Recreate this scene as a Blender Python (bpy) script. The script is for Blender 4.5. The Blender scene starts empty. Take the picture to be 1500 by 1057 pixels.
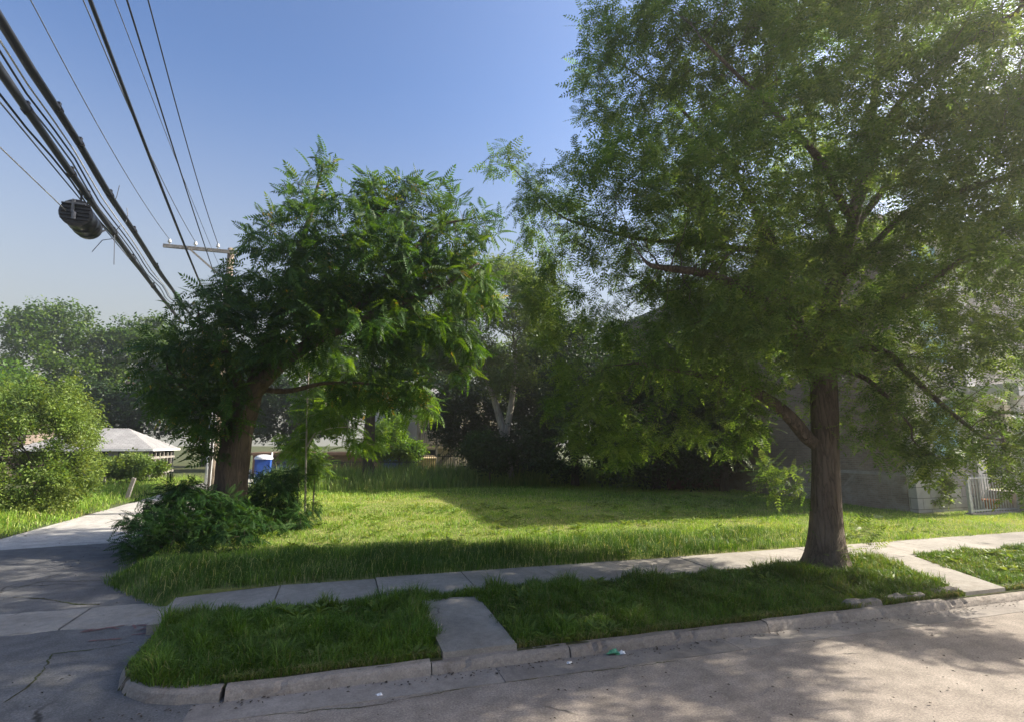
import bpy, math, random
import numpy as np
from mathutils import Vector

R = math.radians
sc = bpy.context.scene
col = sc.collection

# ------------------------------------------------------------------ camera, sky, sun, exposure
CAM_H, PITCH, YAW, FPX = 2.5, R(8.77), R(17.5), 790.0     # photo is 1500 x 1057; FPX in its pixels
cd = bpy.data.cameras.new('camera'); cam = bpy.data.objects.new('camera', cd); col.objects.link(cam)
cd.sensor_width = 36.0; cd.lens = 36.0*FPX/1500.0; cd.clip_end = 3000.0; cd.clip_start = 0.05
cam.location = (0, 0, CAM_H); cam.rotation_euler = (math.pi/2+PITCH, 0, -YAW)
sc.camera = cam

SUN_AZ, SUN_EL = R(95), R(36)                              # azimuth clockwise from +Y (into the lot)
world = bpy.data.worlds.new("World"); sc.world = world; world.use_nodes = True
wn = world.node_tree
sky = wn.nodes.new('ShaderNodeTexSky'); sky.sky_type = 'NISHITA'; sky.sun_disc = False
sky.sun_elevation = SUN_EL; sky.sun_rotation = SUN_AZ
sky.air_density = 1.0; sky.dust_density = 2.6; sky.ozone_density = 2.2
m1 = wn.nodes.new('ShaderNodeVectorMath'); m1.operation = 'SCALE'; m1.inputs['Scale'].default_value = .11; wn.links.new(sky.outputs[0], m1.inputs[0])
gm = wn.nodes.new('ShaderNodeGamma'); gm.inputs[1].default_value = 1.35; wn.links.new(m1.outputs[0], gm.inputs[0])
m2 = wn.nodes.new('ShaderNodeVectorMath'); m2.operation = 'SCALE'; m2.inputs['Scale'].default_value = 1/.11*1.22; wn.links.new(gm.outputs[0], m2.inputs[0])
# the pale summer haze low over the horizon
tcw = wn.nodes.new('ShaderNodeTexCoord'); spw = wn.nodes.new('ShaderNodeSeparateXYZ'); wn.links.new(tcw.outputs['Generated'], spw.inputs[0])
mrw = wn.nodes.new('ShaderNodeMapRange'); mrw.interpolation_type = 'SMOOTHSTEP'; wn.links.new(spw.outputs[2], mrw.inputs[0])
for k_, v_ in ((1, .02), (2, .60), (3, .97), (4, .0)): mrw.inputs[k_].default_value = v_
mxw = wn.nodes.new('ShaderNodeMix'); mxw.data_type = 'RGBA'; wn.links.new(mrw.outputs[0], mxw.inputs[0]); wn.links.new(m2.outputs[0], mxw.inputs[6]); mxw.inputs[7].default_value = (2.12, 2.08, 1.80, 1)
wn.links.new(mxw.outputs[2], wn.nodes['Background'].inputs[0])
wn.nodes['Background'].inputs[1].default_value = 0.13
sl = bpy.data.lights.new('sun', 'SUN'); so = bpy.data.objects.new('sun', sl); col.objects.link(so)
sl.energy = 5.0; sl.angle = R(0.5); sl.color = (1.0, 0.93, 0.80)
to_sun = Vector((math.sin(SUN_AZ)*math.cos(SUN_EL), math.cos(SUN_AZ)*math.cos(SUN_EL), math.sin(SUN_EL)))
so.rotation_euler = to_sun.to_track_quat('Z', 'Y').to_euler(); so.location = to_sun*60
sc.view_settings.view_transform = 'Standard'; sc.view_settings.look = 'None'
sc.view_settings.exposure = 1.2; sc.view_settings.gamma = 1.0
try: sc.view_settings.use_curve_mapping = False
except Exception: pass
sc.cycles.max_bounces = 8; sc.cycles.transmission_bounces = 4; sc.cycles.diffuse_bounces = 4
sc.cycles.use_denoising = True
sc.cycles.sample_clamp_indirect = 6.0

# ------------------------------------------------------------------ measuring the place: bearings to points
cp, sp, cy, sy = math.cos(PITCH), math.sin(PITCH), math.cos(YAW), math.sin(YAW)
def ray(x, y):
    a = (x-750)/FPX; b = (528.5-y)/FPX
    fw = cp-b*sp; up = sp+b*cp
    return np.array([a*cy+fw*sy, -a*sy+fw*cy, up]), fw
def P(x, y, D):
    r, fw = ray(x, y)
    return r*(D/fw)+np.array([0, 0, CAM_H])
def G(x, y, z=0.0):
    r, _ = ray(x, y); k = (z-CAM_H)/r[2]
    return r*k+np.array([0, 0, CAM_H])
RIGHT = np.array([cy, -sy, 0.0]); FWD = np.array([sy, cy, 0.0]); UP = np.array([0, 0, 1.0])

# ------------------------------------------------------------------ mesh helpers
class MB:
    """collects vertices, quads and triangles of ONE mesh"""
    def __init__(s): s.v = []; s.q = []; s.t = []; s.n = 0; s.rq = []; s.rt = []
    def add(s, v, q=None, t=None, r=None):
        v = np.asarray(v, dtype=np.float64).reshape(-1, 3)
        if q is not None and len(q):
            q = np.asarray(q, dtype=np.int64).reshape(-1, 4); s.q.append(q+s.n)
            s.rq.append(np.full(len(q), .5) if r is None else np.broadcast_to(r, (len(q),)) if np.ndim(r) == 0 else np.asarray(r)[:len(q)])
        if t is not None and len(t):
            t = np.asarray(t, dtype=np.int64).reshape(-1, 3); s.t.append(t+s.n)
            s.rt.append(np.full(len(t), .5) if r is None else np.broadcast_to(r, (len(t),)) if np.ndim(r) == 0 else np.asarray(r)[:len(t)])
        s.v.append(v); s.n += len(v)
    def box(s, a, b, r=None):
        x0, y0, z0 = a; x1, y1, z1 = b
        v = [(x0,y0,z0),(x1,y0,z0),(x1,y1,z0),(x0,y1,z0),(x0,y0,z1),(x1,y0,z1),(x1,y1,z1),(x0,y1,z1)]
        s.add(v, [(0,3,2,1),(4,5,6,7),(0,1,5,4),(1,2,6,5),(2,3,7,6),(3,0,4,7)], r=r)
    def beam(s, a, b, w, h, up=(0,0,1), r=None):
        a = np.asarray(a, float); b = np.asarray(b, float); d = b-a; L = np.linalg.norm(d); d = d/L
        u = np.asarray(up, float); x = np.cross(d, u)
        if np.linalg.norm(x) < 1e-4: x = np.cross(d, (1, 0, 0))
        x = x/np.linalg.norm(x); u = np.cross(x, d)
        v = []
        for p in (a, b):
            for i, j in ((-1,-1),(1,-1),(1,1),(-1,1)): v.append(p+x*(i*w/2)+u*(j*h/2))
        s.add(v, [(0,1,2,3),(7,6,5,4),(0,4,5,1),(1,5,6,2),(2,6,7,3),(3,7,4,0)], r=r)
    def tube(s, pts, rad, n=8, cap=True, wob=None, r=None):
        pts = np.asarray(pts, float); m = len(pts)
        rad = np.broadcast_to(np.asarray(rad, float), (m,))
        tg = np.gradient(pts, axis=0); tg /= np.maximum(np.linalg.norm(tg, axis=1, keepdims=True), 1e-9)
        x = np.cross(tg[0], (0.3, 0.2, 1.0)); 
        if np.linalg.norm(x) < 1e-3: x = np.cross(tg[0], (1, 0, 0))
        ang = np.arange(n)*2*math.pi/n
        V = np.zeros((m, n, 3))
        for i in range(m):
            x = x-tg[i]*np.dot(x, tg[i]); x /= max(np.linalg.norm(x), 1e-9); y = np.cross(tg[i], x)
            rr = rad[i] if wob is None else rad[i]*wob(i, ang)
            V[i] = pts[i]+np.outer(np.cos(ang)*rr, x)+np.outer(np.sin(ang)*rr, y)
        ii = np.arange(m-1)[:, None]*n; jj = np.arange(n)[None]; j2 = (jj+1) % n
        q = np.stack([ii+jj, ii+j2, ii+n+j2, ii+n+jj], -1).reshape(-1, 4)
        v = V.reshape(-1, 3); t = []
        if cap:
            v = np.vstack([v, pts[0], pts[-1]]); a = m*n
            t = [(a, (k+1) % n, k) for k in range(n)]+[(a+1, (m-1)*n+k, (m-1)*n+(k+1) % n) for k in range(n)]
        s.add(v, q, t, r=r)
    def lathe(s, base, prof, n=16, axis=(0,0,1), r=None):
        d = np.asarray(axis, float); d /= np.linalg.norm(d)
        pts = [np.asarray(base, float)+d*z for _, z in prof]
        x = np.cross(d, (0.31, 0.77, 0.2)); x /= np.linalg.norm(x); y = np.cross(d, x)
        ang = np.arange(n)*2*math.pi/n; V = []
        for p, (rr, _) in zip(pts, prof): V.append(p+np.outer(np.cos(ang)*rr, x)+np.outer(np.sin(ang)*rr, y))
        m = len(prof); ii = np.arange(m-1)[:, None]*n; jj = np.arange(n)[None]; j2 = (jj+1) % n
        q = np.stack([ii+jj, ii+j2, ii+n+j2, ii+n+jj], -1).reshape(-1, 4)
        s.add(np.vstack(V), q, r=r)
    def sheet(s, poly, z, r=None):
        """flat convex polygon as a fan"""
        v = [(p[0], p[1], z) for p in poly]
        s.add(v, None, [(0, i, i+1) for i in range(1, len(v)-1)], r=r)

def root_off(p):
    o = np.zeros(3)
    while p is not None: o += np.array(p.location); p = p.parent
    return o

def obj(name, mb, mat, parent=None, smooth=False, base=None):
    """ONE mesh object from a builder holding world coordinates"""
    V = np.vstack(mb.v)
    off = root_off(parent) if parent is not None else (np.asarray(base, float) if base is not None else np.array([V[:,0].mean(), V[:,1].mean(), V[:,2].min()]))
    me = bpy.data.meshes.new(name)
    q = np.vstack(mb.q) if mb.q else np.zeros((0, 4), int); t = np.vstack(mb.t) if mb.t else np.zeros((0, 3), int)
    me.vertices.add(len(V)); me.vertices.foreach_set('co', (V-off).astype(np.float32).ravel())
    nl = len(q)*4+len(t)*3; me.loops.add(nl)
    me.loops.foreach_set('vertex_index', np.concatenate([q.ravel(), t.ravel()]).astype(np.int32))
    me.polygons.add(len(q)+len(t))
    st = np.concatenate([np.arange(len(q))*4, len(q)*4+np.arange(len(t))*3]).astype(np.int32)
    me.polygons.foreach_set('loop_start', st)
    me.polygons.foreach_set('use_smooth', np.full(len(q)+len(t), bool(smooth), dtype=bool))
    at = me.attributes.new('rnd', 'FLOAT', 'FACE')
    rv = np.concatenate([np.concatenate(mb.rq) if mb.rq else np.zeros(0), np.concatenate(mb.rt) if mb.rt else np.zeros(0)]).astype(np.float32)
    at.data.foreach_set('value', rv)
    me.update(calc_edges=True); me.validate()
    me.materials.append(mat)
    o = bpy.data.objects.new(name, me); col.objects.link(o)
    if parent is not None: o.parent = parent
    else: o.location = off
    return o

def tag(o, label=None, cat=None, group=None, kind=None):
    if label: o['label'] = label
    if cat: o['category'] = cat
    if group: o['group'] = group
    if kind: o['kind'] = kind
    return o
def thing(name, loc, label, cat, group=None):
    o = bpy.data.objects.new(name, None); col.objects.link(o); o.location = tuple(float(c) for c in loc); o.empty_display_size = .3
    return tag(o, label, cat, group)
def struct(name, mb, mat, smooth=False):
    return tag(obj(name, mb, mat, smooth=smooth, base=(0, 0, 0)), kind='structure')

# ------------------------------------------------------------------ materials
def new_mat(name):
    m = bpy.data.materials.new(name); m.use_nodes = True; nt = m.node_tree
    b = nt.nodes['Principled BSDF']; return m, nt, b
def nd(nt, typ, **kw):
    n = nt.nodes.new(typ)
    for k, v in kw.items():
        if k in n.inputs: n.inputs[k].default_value = v
        else: setattr(n, k, v)
    return n
def ramp(nt, fac, stops):
    n = nt.nodes.new('ShaderNodeValToRGB'); e = n.color_ramp.elements
    while len(e) > 1: e.remove(e[-1])
    e[0].position = stops[0][0]; e[0].color = (*stops[0][1], 1) if len(stops[0][1]) == 3 else stops[0][1]
    for p, c in stops[1:]:
        k = e.new(p); k.color = (*c, 1)
    nt.links.new(fac, n.inputs[0]); return n.outputs[0]
def g3(v): return (v, v, v)
def mixc(nt, fac, a, b, typ='MIX'):
    n = nt.nodes.new('ShaderNodeMix'); n.data_type = 'RGBA'; n.blend_type = typ
    for sock, val in ((n.inputs[0], fac), (n.inputs[6], a), (n.inputs[7], b)):
        if hasattr(val, 'is_output'): nt.links.new(val, sock)
        else: sock.default_value = (*val, 1) if isinstance(val, tuple) else val
    return n.outputs[2]
def coords(nt, scale=None, rot=None):
    g = nt.nodes.new('ShaderNodeNewGeometry')
    if scale is None and rot is None: return g.outputs['Position']
    m = nt.nodes.new('ShaderNodeMapping'); nt.links.new(g.outputs['Position'], m.inputs[0])
    if scale: m.inputs['Scale'].default_value = scale
    if rot: m.inputs['Rotation'].default_value = rot
    return m.outputs[0]
def noise(nt, co, s, d=4, rough=.55, dist=0):
    n = nd(nt, 'ShaderNodeTexNoise', Scale=s, Detail=d, Roughness=rough, Distortion=dist); nt.links.new(co, n.inputs['Vector']); return n.outputs[0]
def bump(nt, b, h, strength=.5, dist=.02):
    n = nd(nt, 'ShaderNodeBump', Strength=strength, Distance=dist); nt.links.new(h, n.inputs['Height']); nt.links.new(n.outputs[0], b.inputs['Normal'])
def cracks(nt, co, s, w):
    """thin wandering crack lines as a 0..1 mask"""
    dn = nd(nt, 'ShaderNodeTexNoise', Scale=1.3, Detail=4); nt.links.new(co, dn.inputs['Vector'])
    va = nt.nodes.new('ShaderNodeVectorMath'); va.operation = 'MULTIPLY_ADD'; va.inputs[1].default_value = (.9, .9, 0)
    nt.links.new(dn.outputs[1], va.inputs[0]); nt.links.new(co, va.inputs[2])
    v = nd(nt, 'ShaderNodeTexVoronoi', Scale=s); v.feature = 'DISTANCE_TO_EDGE'; nt.links.new(va.outputs[0], v.inputs['Vector'])
    return ramp(nt, v.outputs[0], [(0, g3(1)), (w, g3(.8)), (w*2, g3(0))])
def rnd_attr(nt):
    a = nt.nodes.new('ShaderNodeAttribute'); a.attribute_name = 'rnd'; return a.outputs['Fac']

def plain(name, c, rough=.6, metal=0., var=.12, scale=6., bmp=.15, spec=.4):
    m, nt, b = new_mat(name); co = coords(nt)
    f = noise(nt, co, scale, 5)
    dk = tuple(x*(1-var*1.6) for x in c); lt = tuple(min(1, x*(1+var)) for x in c)
    nt.links.new(ramp(nt, f, [(.3, dk), (.55, c), (.75, lt)]), b.inputs['Base Color'])
    b.inputs['Roughness'].default_value = rough; b.inputs['Metallic'].default_value = metal
    b.inputs['Specular IOR Level'].default_value = spec
    if bmp: bump(nt, b, noise(nt, co, scale*6, 4), bmp, .01)
    return m

def leaf_mat(name, stops, trans, tfac=.42, rough=.5, spec=.35):
    m, nt, b = new_mat(name); r = rnd_attr(nt)
    c = ramp(nt, r, stops)
    big = noise(nt, coords(nt), .8, 3)
    c2 = mixc(nt, ramp(nt, big, [(.35, g3(0)), (.65, g3(1))]), c, mixc(nt, 1.0, c, (.82, 1.0, .62), 'MULTIPLY'))
    nt.links.new(c2, b.inputs['Base Color']); b.inputs['Roughness'].default_value = rough; b.inputs['Specular IOR Level'].default_value = spec
    t = nt.nodes.new('ShaderNodeBsdfTranslucent')
    nt.links.new(mixc(nt, 1.0, c2, trans, 'MULTIPLY'), t.inputs[0])
    mx = nt.nodes.new('ShaderNodeMixShader'); mx.inputs[0].default_value = tfac
    nt.links.new(b.outputs[0], mx.inputs[1]); nt.links.new(t.outputs[0], mx.inputs[2])
    nt.links.new(mx.outputs[0], nt.nodes['Material Output'].inputs[0])
    return m

def bark_mat(name, c, dark, scale=9., strength=.9):
    m, nt, b = new_mat(name); co0 = coords(nt, (1, 1, .13))
    wn_ = nd(nt, 'ShaderNodeTexNoise', Scale=5.0, Detail=5, Roughness=.65); nt.links.new(co0, wn_.inputs['Vector'])
    wv = nt.nodes.new('ShaderNodeVectorMath'); wv.operation = 'MULTIPLY_ADD'; wv.inputs[1].default_value = (.32, .32, .32); nt.links.new(wn_.outputs[1], wv.inputs[0]); nt.links.new(co0, wv.inputs[2]); co = wv.outputs[0]
    f = noise(nt, co, scale, 6, .62, .6)
    w = nd(nt, 'ShaderNodeTexVoronoi', Scale=scale*1.2); w.feature = 'DISTANCE_TO_EDGE'
    nt.links.new(co, w.inputs['Vector'])
    h = nt.nodes.new('ShaderNodeMath'); h.operation = 'ADD'; nt.links.new(f, h.inputs[0])
    rr = ramp(nt, w.outputs[0], [(0, g3(0)), (.18, g3(.7)), (.5, g3(1))]); nt.links.new(rr, h.inputs[1])
    cc = ramp(nt, h.outputs[0], [(.35, dark), (.95, c), (1.0, c)])
    pat = noise(nt, coords(nt), 1.7, 3)
    nt.links.new(mixc(nt, ramp(nt, pat, [(.4, g3(0)), (.7, g3(.6))]), cc, tuple(min(1, x*1.45) for x in c)), b.inputs['Base Color'])
    b.inputs['Roughness'].default_value = .9; b.inputs['Specular IOR Level'].default_value = .15
    bump(nt, b, h.outputs[0], strength, .035)
    return m

def asphalt_mat(name, base, patch, crk=.22, warm=(1,1,1)):
    m, nt, b = new_mat(name); co = coords(nt)
    big = noise(nt, co, .35, 5, .6, .5); mid = noise(nt, co, 3.2, 6, .65); fine = noise(nt, co, 48, 5, .8)
    c = ramp(nt, big, [(.3, base), (.52, tuple((a+p)/2 for a, p in zip(base, patch))), (.7, patch)])
    c = mixc(nt, .8, c, ramp(nt, mid, [(.3, g3(.6)), (.7, g3(1.28))]), 'MULTIPLY')
    c = mixc(nt, .8, c, ramp(nt, fine, [(.28, g3(.35)), (.5, g3(1)), (.72, g3(1.9))]), 'MULTIPLY')
    # tar stains and cracks
    st = noise(nt, coords(nt, (.14, 1.3, 1)), 1.4, 6, .72, .8)
    c = mixc(nt, ramp(nt, st, [(.58, g3(0)), (.72, g3(.55))]), c, tuple(x*.45 for x in base))
    ck = cracks(nt, co, .30, .0035)
    c = mixc(nt, mixc(nt, 1.0, ck, ramp(nt, noise(nt, co, .6, 3), [(.5 if crk else .62, g3(0)), (.6 if crk else .7, g3(1))]), 'MULTIPLY'), c, (.03, .028, .025))
    nt.links.new(c, b.inputs['Base Color']); b.inputs['Roughness'].default_value = .92; b.inputs['Specular IOR Level'].default_value = .25
    ad = nt.nodes.new('ShaderNodeMath'); ad.operation = 'MULTIPLY_ADD'; ad.inputs[1].default_value = .6
    nt.links.new(fine, ad.inputs[0]); nt.links.new(mid, ad.inputs[2])
    bump(nt, b, ad.outputs[0], .55, .012)
    return m

def concrete_mat(name, c, crk=True, dirt=(.16, .13, .10), s=1.0):
    m, nt, b = new_mat(name); co = coords(nt)
    r = rnd_attr(nt)
    big = noise(nt, co, 1.1*s, 5, .6, .4); fine = noise(nt, co, 60, 4, .7); mid = noise(nt, co, 9*s, 6, .65)
    cc = ramp(nt, big, [(.25, tuple(x*.72 for x in c)), (.5, c), (.75, tuple(min(1, x*1.18) for x in c))])
    cc = mixc(nt, .6, cc, ramp(nt, mid, [(.3, g3(.7)), (.65, g3(1.12))]), 'MULTIPLY')
    cc = mixc(nt, .6, cc, ramp(nt, fine, [(.3, g3(.6)), (.7, g3(1.35))]), 'MULTIPLY')
    cc = mixc(nt, .8, cc, ramp(nt, r, [(0, g3(.8)), (1, g3(1.12))]), 'MULTIPLY')
    st = noise(nt, co, .8*s, 6, .7, 1.2)
    cc = mixc(nt, ramp(nt, st, [(.55, g3(0)), (.7, g3(.6))]), cc, dirt)
    if crk:
        ck = cracks(nt, co, .5, .006)
        cc = mixc(nt, mixc(nt, 1.0, ck, ramp(nt, noise(nt, co, .7, 3), [(.60, g3(0)), (.70, g3(1))]), 'MULTIPLY'), cc, (.03, .028, .022))
    nt.links.new(cc, b.inputs['Base Color']); b.inputs['Roughness'].default_value = .88; b.inputs['Specular IOR Level'].default_value = .25
    bump(nt, b, mid, .35, .012)
    return m

def soil_mat(name, a, bcol, s=2.0):
    m, nt, b = new_mat(name); co = coords(nt)
    f = noise(nt, co, s, 6, .65, .3); f2 = noise(nt, co, s*14, 4, .7)
    c = ramp(nt, f, [(.3, a), (.7, bcol)])
    c = mixc(nt, .6, c, ramp(nt, f2, [(.3, g3(.5)), (.7, g3(1.4))]), 'MULTIPLY')
    nt.links.new(c, b.inputs['Base Color']); b.inputs['Roughness'].default_value = .95; b.inputs['Specular IOR Level'].default_value = .1
    bump(nt, b, f2, .8, .04)
    return m

def brick_mat(name, c1, c2, mortar, s=1.0, wash=None, bw=.215, bh=.072, ms=.009):
    m, nt, b = new_mat(name)
    g = nt.nodes.new('ShaderNodeNewGeometry'); sx = nt.nodes.new('ShaderNodeSeparateXYZ'); nt.links.new(g.outputs['Position'], sx.inputs[0])
    ad = nt.nodes.new('ShaderNodeMath'); ad.operation = 'ADD'; nt.links.new(sx.outputs[0], ad.inputs[0]); nt.links.new(sx.outputs[1], ad.inputs[1])
    cx = nt.nodes.new('ShaderNodeCombineXYZ'); nt.links.new(ad.outputs[0], cx.inputs[0]); nt.links.new(sx.outputs[2], cx.inputs[1])
    br = nd(nt, 'ShaderNodeTexBrick', Scale=1.0); nt.links.new(cx.outputs[0], br.inputs['Vector'])
    br.inputs['Color1'].default_value = (*c1, 1); br.inputs['Color2'].default_value = (*c2, 1); br.inputs['Mortar'].default_value = (*mortar, 1)
    br.inputs['Mortar Size'].default_value = ms; br.inputs['Brick Width'].default_value = bw; br.inputs['Row Height'].default_value = bh
    big = noise(nt, g.outputs['Position'], .6, 5, .65, .6)
    c = mixc(nt, .7, br.outputs[0], ramp(nt, big, [(.3, g3(.5)), (.7, g3(1.4))]), 'MULTIPLY')
    if wash:
        ws = noise(nt, g.outputs['Position'], 1.3, 6, .7, .8)
        c = mixc(nt, ramp(nt, ws, [(.46, g3(0)), (.60, g3(.8))]), c, wash)
    nt.links.new(c, b.inputs['Base Color']); b.inputs['Roughness'].default_value = .9; b.inputs['Specular IOR Level'].default_value = .15
    bump(nt, b, br.outputs[1], -.5, .01)
    return m

def shingle_mat(name, c):
    m, nt, b = new_mat(name); co = coords(nt)
    br = nd(nt, 'ShaderNodeTexBrick', Scale=1.0); nt.links.new(co, br.inputs['Vector'])
    br.inputs['Color1'].default_value = (*[x*.85 for x in c], 1); br.inputs['Color2'].default_value = (*[min(1, x*1.12) for x in c], 1)
    br.inputs['Mortar'].default_value = (*[x*.5 for x in c], 1); br.inputs['Mortar Size'].default_value = .012
    br.inputs['Brick Width'].default_value = .34; br.inputs['Row Height'].default_value = .2
    f = noise(nt, co, 1.2, 5)
    nt.links.new(mixc(nt, .6, br.outputs[0], ramp(nt, f, [(.3, g3(.7)), (.7, g3(1.15))]), 'MULTIPLY'), b.inputs['Base Color'])
    b.inputs['Roughness'].default_value = .9; return m

def glass_mat(name, c, rough=.08):
    m, nt, b = new_mat(name)
    f = noise(nt, coords(nt), 2.0, 3)
    nt.links.new(ramp(nt, f, [(.3, tuple(x*.7 for x in c)), (.7, c)]), b.inputs['Base Color'])
    b.inputs['Roughness'].default_value = rough; b.inputs['Specular IOR Level'].default_value = .8
    return m

M = dict(
    street=asphalt_mat('street_asphalt', (.215, .182, .155), (.31, .268, .225), crk=.0),
    alley=asphalt_mat('alley_asphalt', (.10, .10, .104), (.17, .165, .155)),
    alley_far=asphalt_mat('alley_sunlit', (.34, .325, .30), (.46, .44, .405)),  # paler copy of the alley surface, sunlight put into its colour
    gutter=concrete_mat('gutter_concrete', (.25, .222, .195), dirt=(.12, .10, .085)),
    kerb=concrete_mat('kerb_concrete', (.27, .235, .20), dirt=(.11, .08, .06), s=2.6, crk=True),
    walk=concrete_mat('sidewalk_concrete', (.30, .275, .24)),
    soil=soil_mat('soil', (.05, .075, .022), (.085, .07, .04)),
    lawn=soil_mat('lawn_ground', (.13, .17, .04), (.28, .26, .11), .7),
    earth=soil_mat('terrain', (.06, .09, .03), (.10, .09, .05), .5),
    grass=leaf_mat('grass_blade', [(0, (.05, .10, .012)), (.5, (.115, .195, .022)), (.88, (.19, .265, .04)), (.95, (.20, .17, .08)), (1, (.30, .25, .13))], (1.5, 1.35, .6), .35, .45),
    lawn_grass=leaf_mat('lawn_blade', [(0, (.05, .11, .014)), (.2, (.10, .185, .022)), (.45, (.22, .34, .045)), (.8, (.34, .44, .085)), (.94, (.50, .44, .20)), (1, (.58, .50, .28))], (1.5, 1.35, .6), .35, .5),
    weed=leaf_mat('weed_stem', [(0, (.07, .14, .028)), (.6, (.19, .27, .06)), (1, (.34, .33, .15))], (1.5, 1.4, .7), .3, .6),
    locust=leaf_mat('locust_leaf', [(0, (.045, .088, .026)), (.5, (.092, .145, .045)), (1, (.185, .23, .085))], (2.0, 1.85, .7), .52),
    ailanthus=leaf_mat('heaven_leaf', [(0, (.018, .052, .010)), (.5, (.036, .088, .015)), (.9, (.075, .135, .024)), (.985, (.09, .14, .025)), (1, (.22, .17, .04))], (2.3, 1.75, .4), .42, .55, .22),
    maple=leaf_mat('maple_leaf', [(0, (.05, .11, .016)), (.5, (.09, .17, .022)), (1, (.14, .21, .03))], (1.9, 1.6, .5), .5),
    pale=leaf_mat('pale_leaf', [(0, (.07, .115, .035)), (.5, (.11, .16, .05)), (1, (.17, .21, .08))], (1.7, 1.5, .6), .45),
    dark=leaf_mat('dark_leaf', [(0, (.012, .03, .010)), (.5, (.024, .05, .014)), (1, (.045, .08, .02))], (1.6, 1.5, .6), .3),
    far=leaf_mat('far_leaf', [(0, (.03, .07, .004)), (.5, (.065, .115, .007)), (1, (.11, .155, .012))], (1.6, 1.5, .6), .38),
    bright=leaf_mat('bright_leaf', [(0, (.065, .115, .022)), (.5, (.14, .195, .04)), (1, (.24, .29, .075))], (1.6, 1.4, .6), .38),
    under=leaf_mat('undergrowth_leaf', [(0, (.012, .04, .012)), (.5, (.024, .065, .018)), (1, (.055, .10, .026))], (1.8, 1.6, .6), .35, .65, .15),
    bark_l=bark_mat('locust_bark', (.13, .105, .085), (.035, .028, .022)),
    bark_a=bark_mat('smooth_bark', (.10, .075, .055), (.035, .026, .02), 5., .5),
    bark_p=bark_mat('pale_bark', (.34, .31, .27), (.12, .10, .08), 6., .5),
    bark_d=bark_mat('dark_bark', (.09, .075, .06), (.03, .025, .02), 8.),
    pole=bark_mat('pole_wood', (.25, .205, .16), (.10, .08, .06), 14., .3),
    arm=plain('weathered_wood', (.26, .24, .215), .85, var=.3, scale=14),
    galv=plain('galvanised_steel', (.50, .51, .52), .45, .6, .15, 8),
    porcelain=plain('porcelain', (.55, .56, .57), .2, 0, .05, 4, 0),
    cable=plain('black_cable', (.022, .024, .03), .45, 0, .2, 8, 0),
    cable_grey=plain('grey_cable', (.10, .11, .13), .45, 0, .2, 8, 0),
    cable_pale=plain('pale_cable', (.48, .48, .46), .4, .3, .1, 8, 0),
    black_plastic=plain('black_plastic', (.020, .020, .023), .38, 0, .2, 5, .1),
    shingle=shingle_mat('grey_shingle', (.28, .275, .27)),
    shingle_d=shingle_mat('dark_shingle', (.20, .195, .19)),
    white_wood=plain('white_paint', (.74, .73, .70), .5, 0, .08, 5),
    grey_wood=plain('grey_paint', (.30, .285, .26), .7, 0, .2, 4),
    brown_wood=plain('brown_paint', (.14, .085, .055), .7, 0, .25, 4),
    porch_wood=plain('porch_timber', (.15, .135, .11), .8, 0, .3, 5),
    fence_dark=plain('dark_fence', (.022, .026, .032), .6, 0, .2, 5),
    fence_red=plain('red_brown_fence', (.10, .034, .025), .75, 0, .3, 3),
    cream=plain('cream_wall', (.36, .32, .24), .8, 0, .12, 2),
    tan=plain('tan_board', (.40, .31, .17), .8, 0, .15, 3),
    blue_wall=plain('blue_siding', (.08, .16, .48), .6, 0, .12, 3),
    toilet_blue=plain('blue_plastic', (.03, .10, .42), .4, 0, .1, 3),
    toilet_white=plain('white_plastic', (.78, .80, .82), .4, 0, .05, 3),
    car_blue=plain('blue_car_paint', (.05, .09, .20), .25, .3, .05, 2, 0),
    car_white=plain('white_car_paint', (.62, .64, .67), .25, 0, .05, 2, 0),
    tyre=plain('tyre_rubber', (.02, .02, .02), .8),
    brick=brick_mat('common_brick', (.20, .145, .11), (.26, .195, .15), (.25, .23, .20)),
    brick_wash=brick_mat('washed_brick', (.22, .17, .135), (.28, .22, .175), (.28, .26, .23), wash=(.34, .31, .27)),
    stone=brick_mat('greystone', (.42, .395, .36), (.50, .47, .43), (.22, .21, .19), bw=.75, bh=.36, ms=.012),
    stone_lt=plain('painted_stone', (.55, .54, .53), .7, 0, .1, 3, .2),
    concrete_pl=concrete_mat('foundation_concrete', (.34, .31, .28), crk=False),
    glass=glass_mat('window_glass', (.03, .04, .05)),
    curtain=plain('cyan_curtain', (.30, .50, .58), .6, 0, .08, 3),
    door=plain('dark_door', (.05, .032, .025), .5, 0, .2, 4),
    orange=plain('orange_clay', (.50, .20, .09), .8, 0, .1, 4),
    litter_g=plain('green_wrapper', (.10, .36, .20), .4, 0, .3, 30),
    litter_w=plain('white_paper', (.70, .71, .74), .7, 0, .1, 30),
    red_mark=plain('faded_red_paint', (.20, .105, .10), .9, 0, .3, 12),
    dead=plain('dead_leaf', (.05, .035, .022), .9, 0, .4, 30),
)

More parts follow.
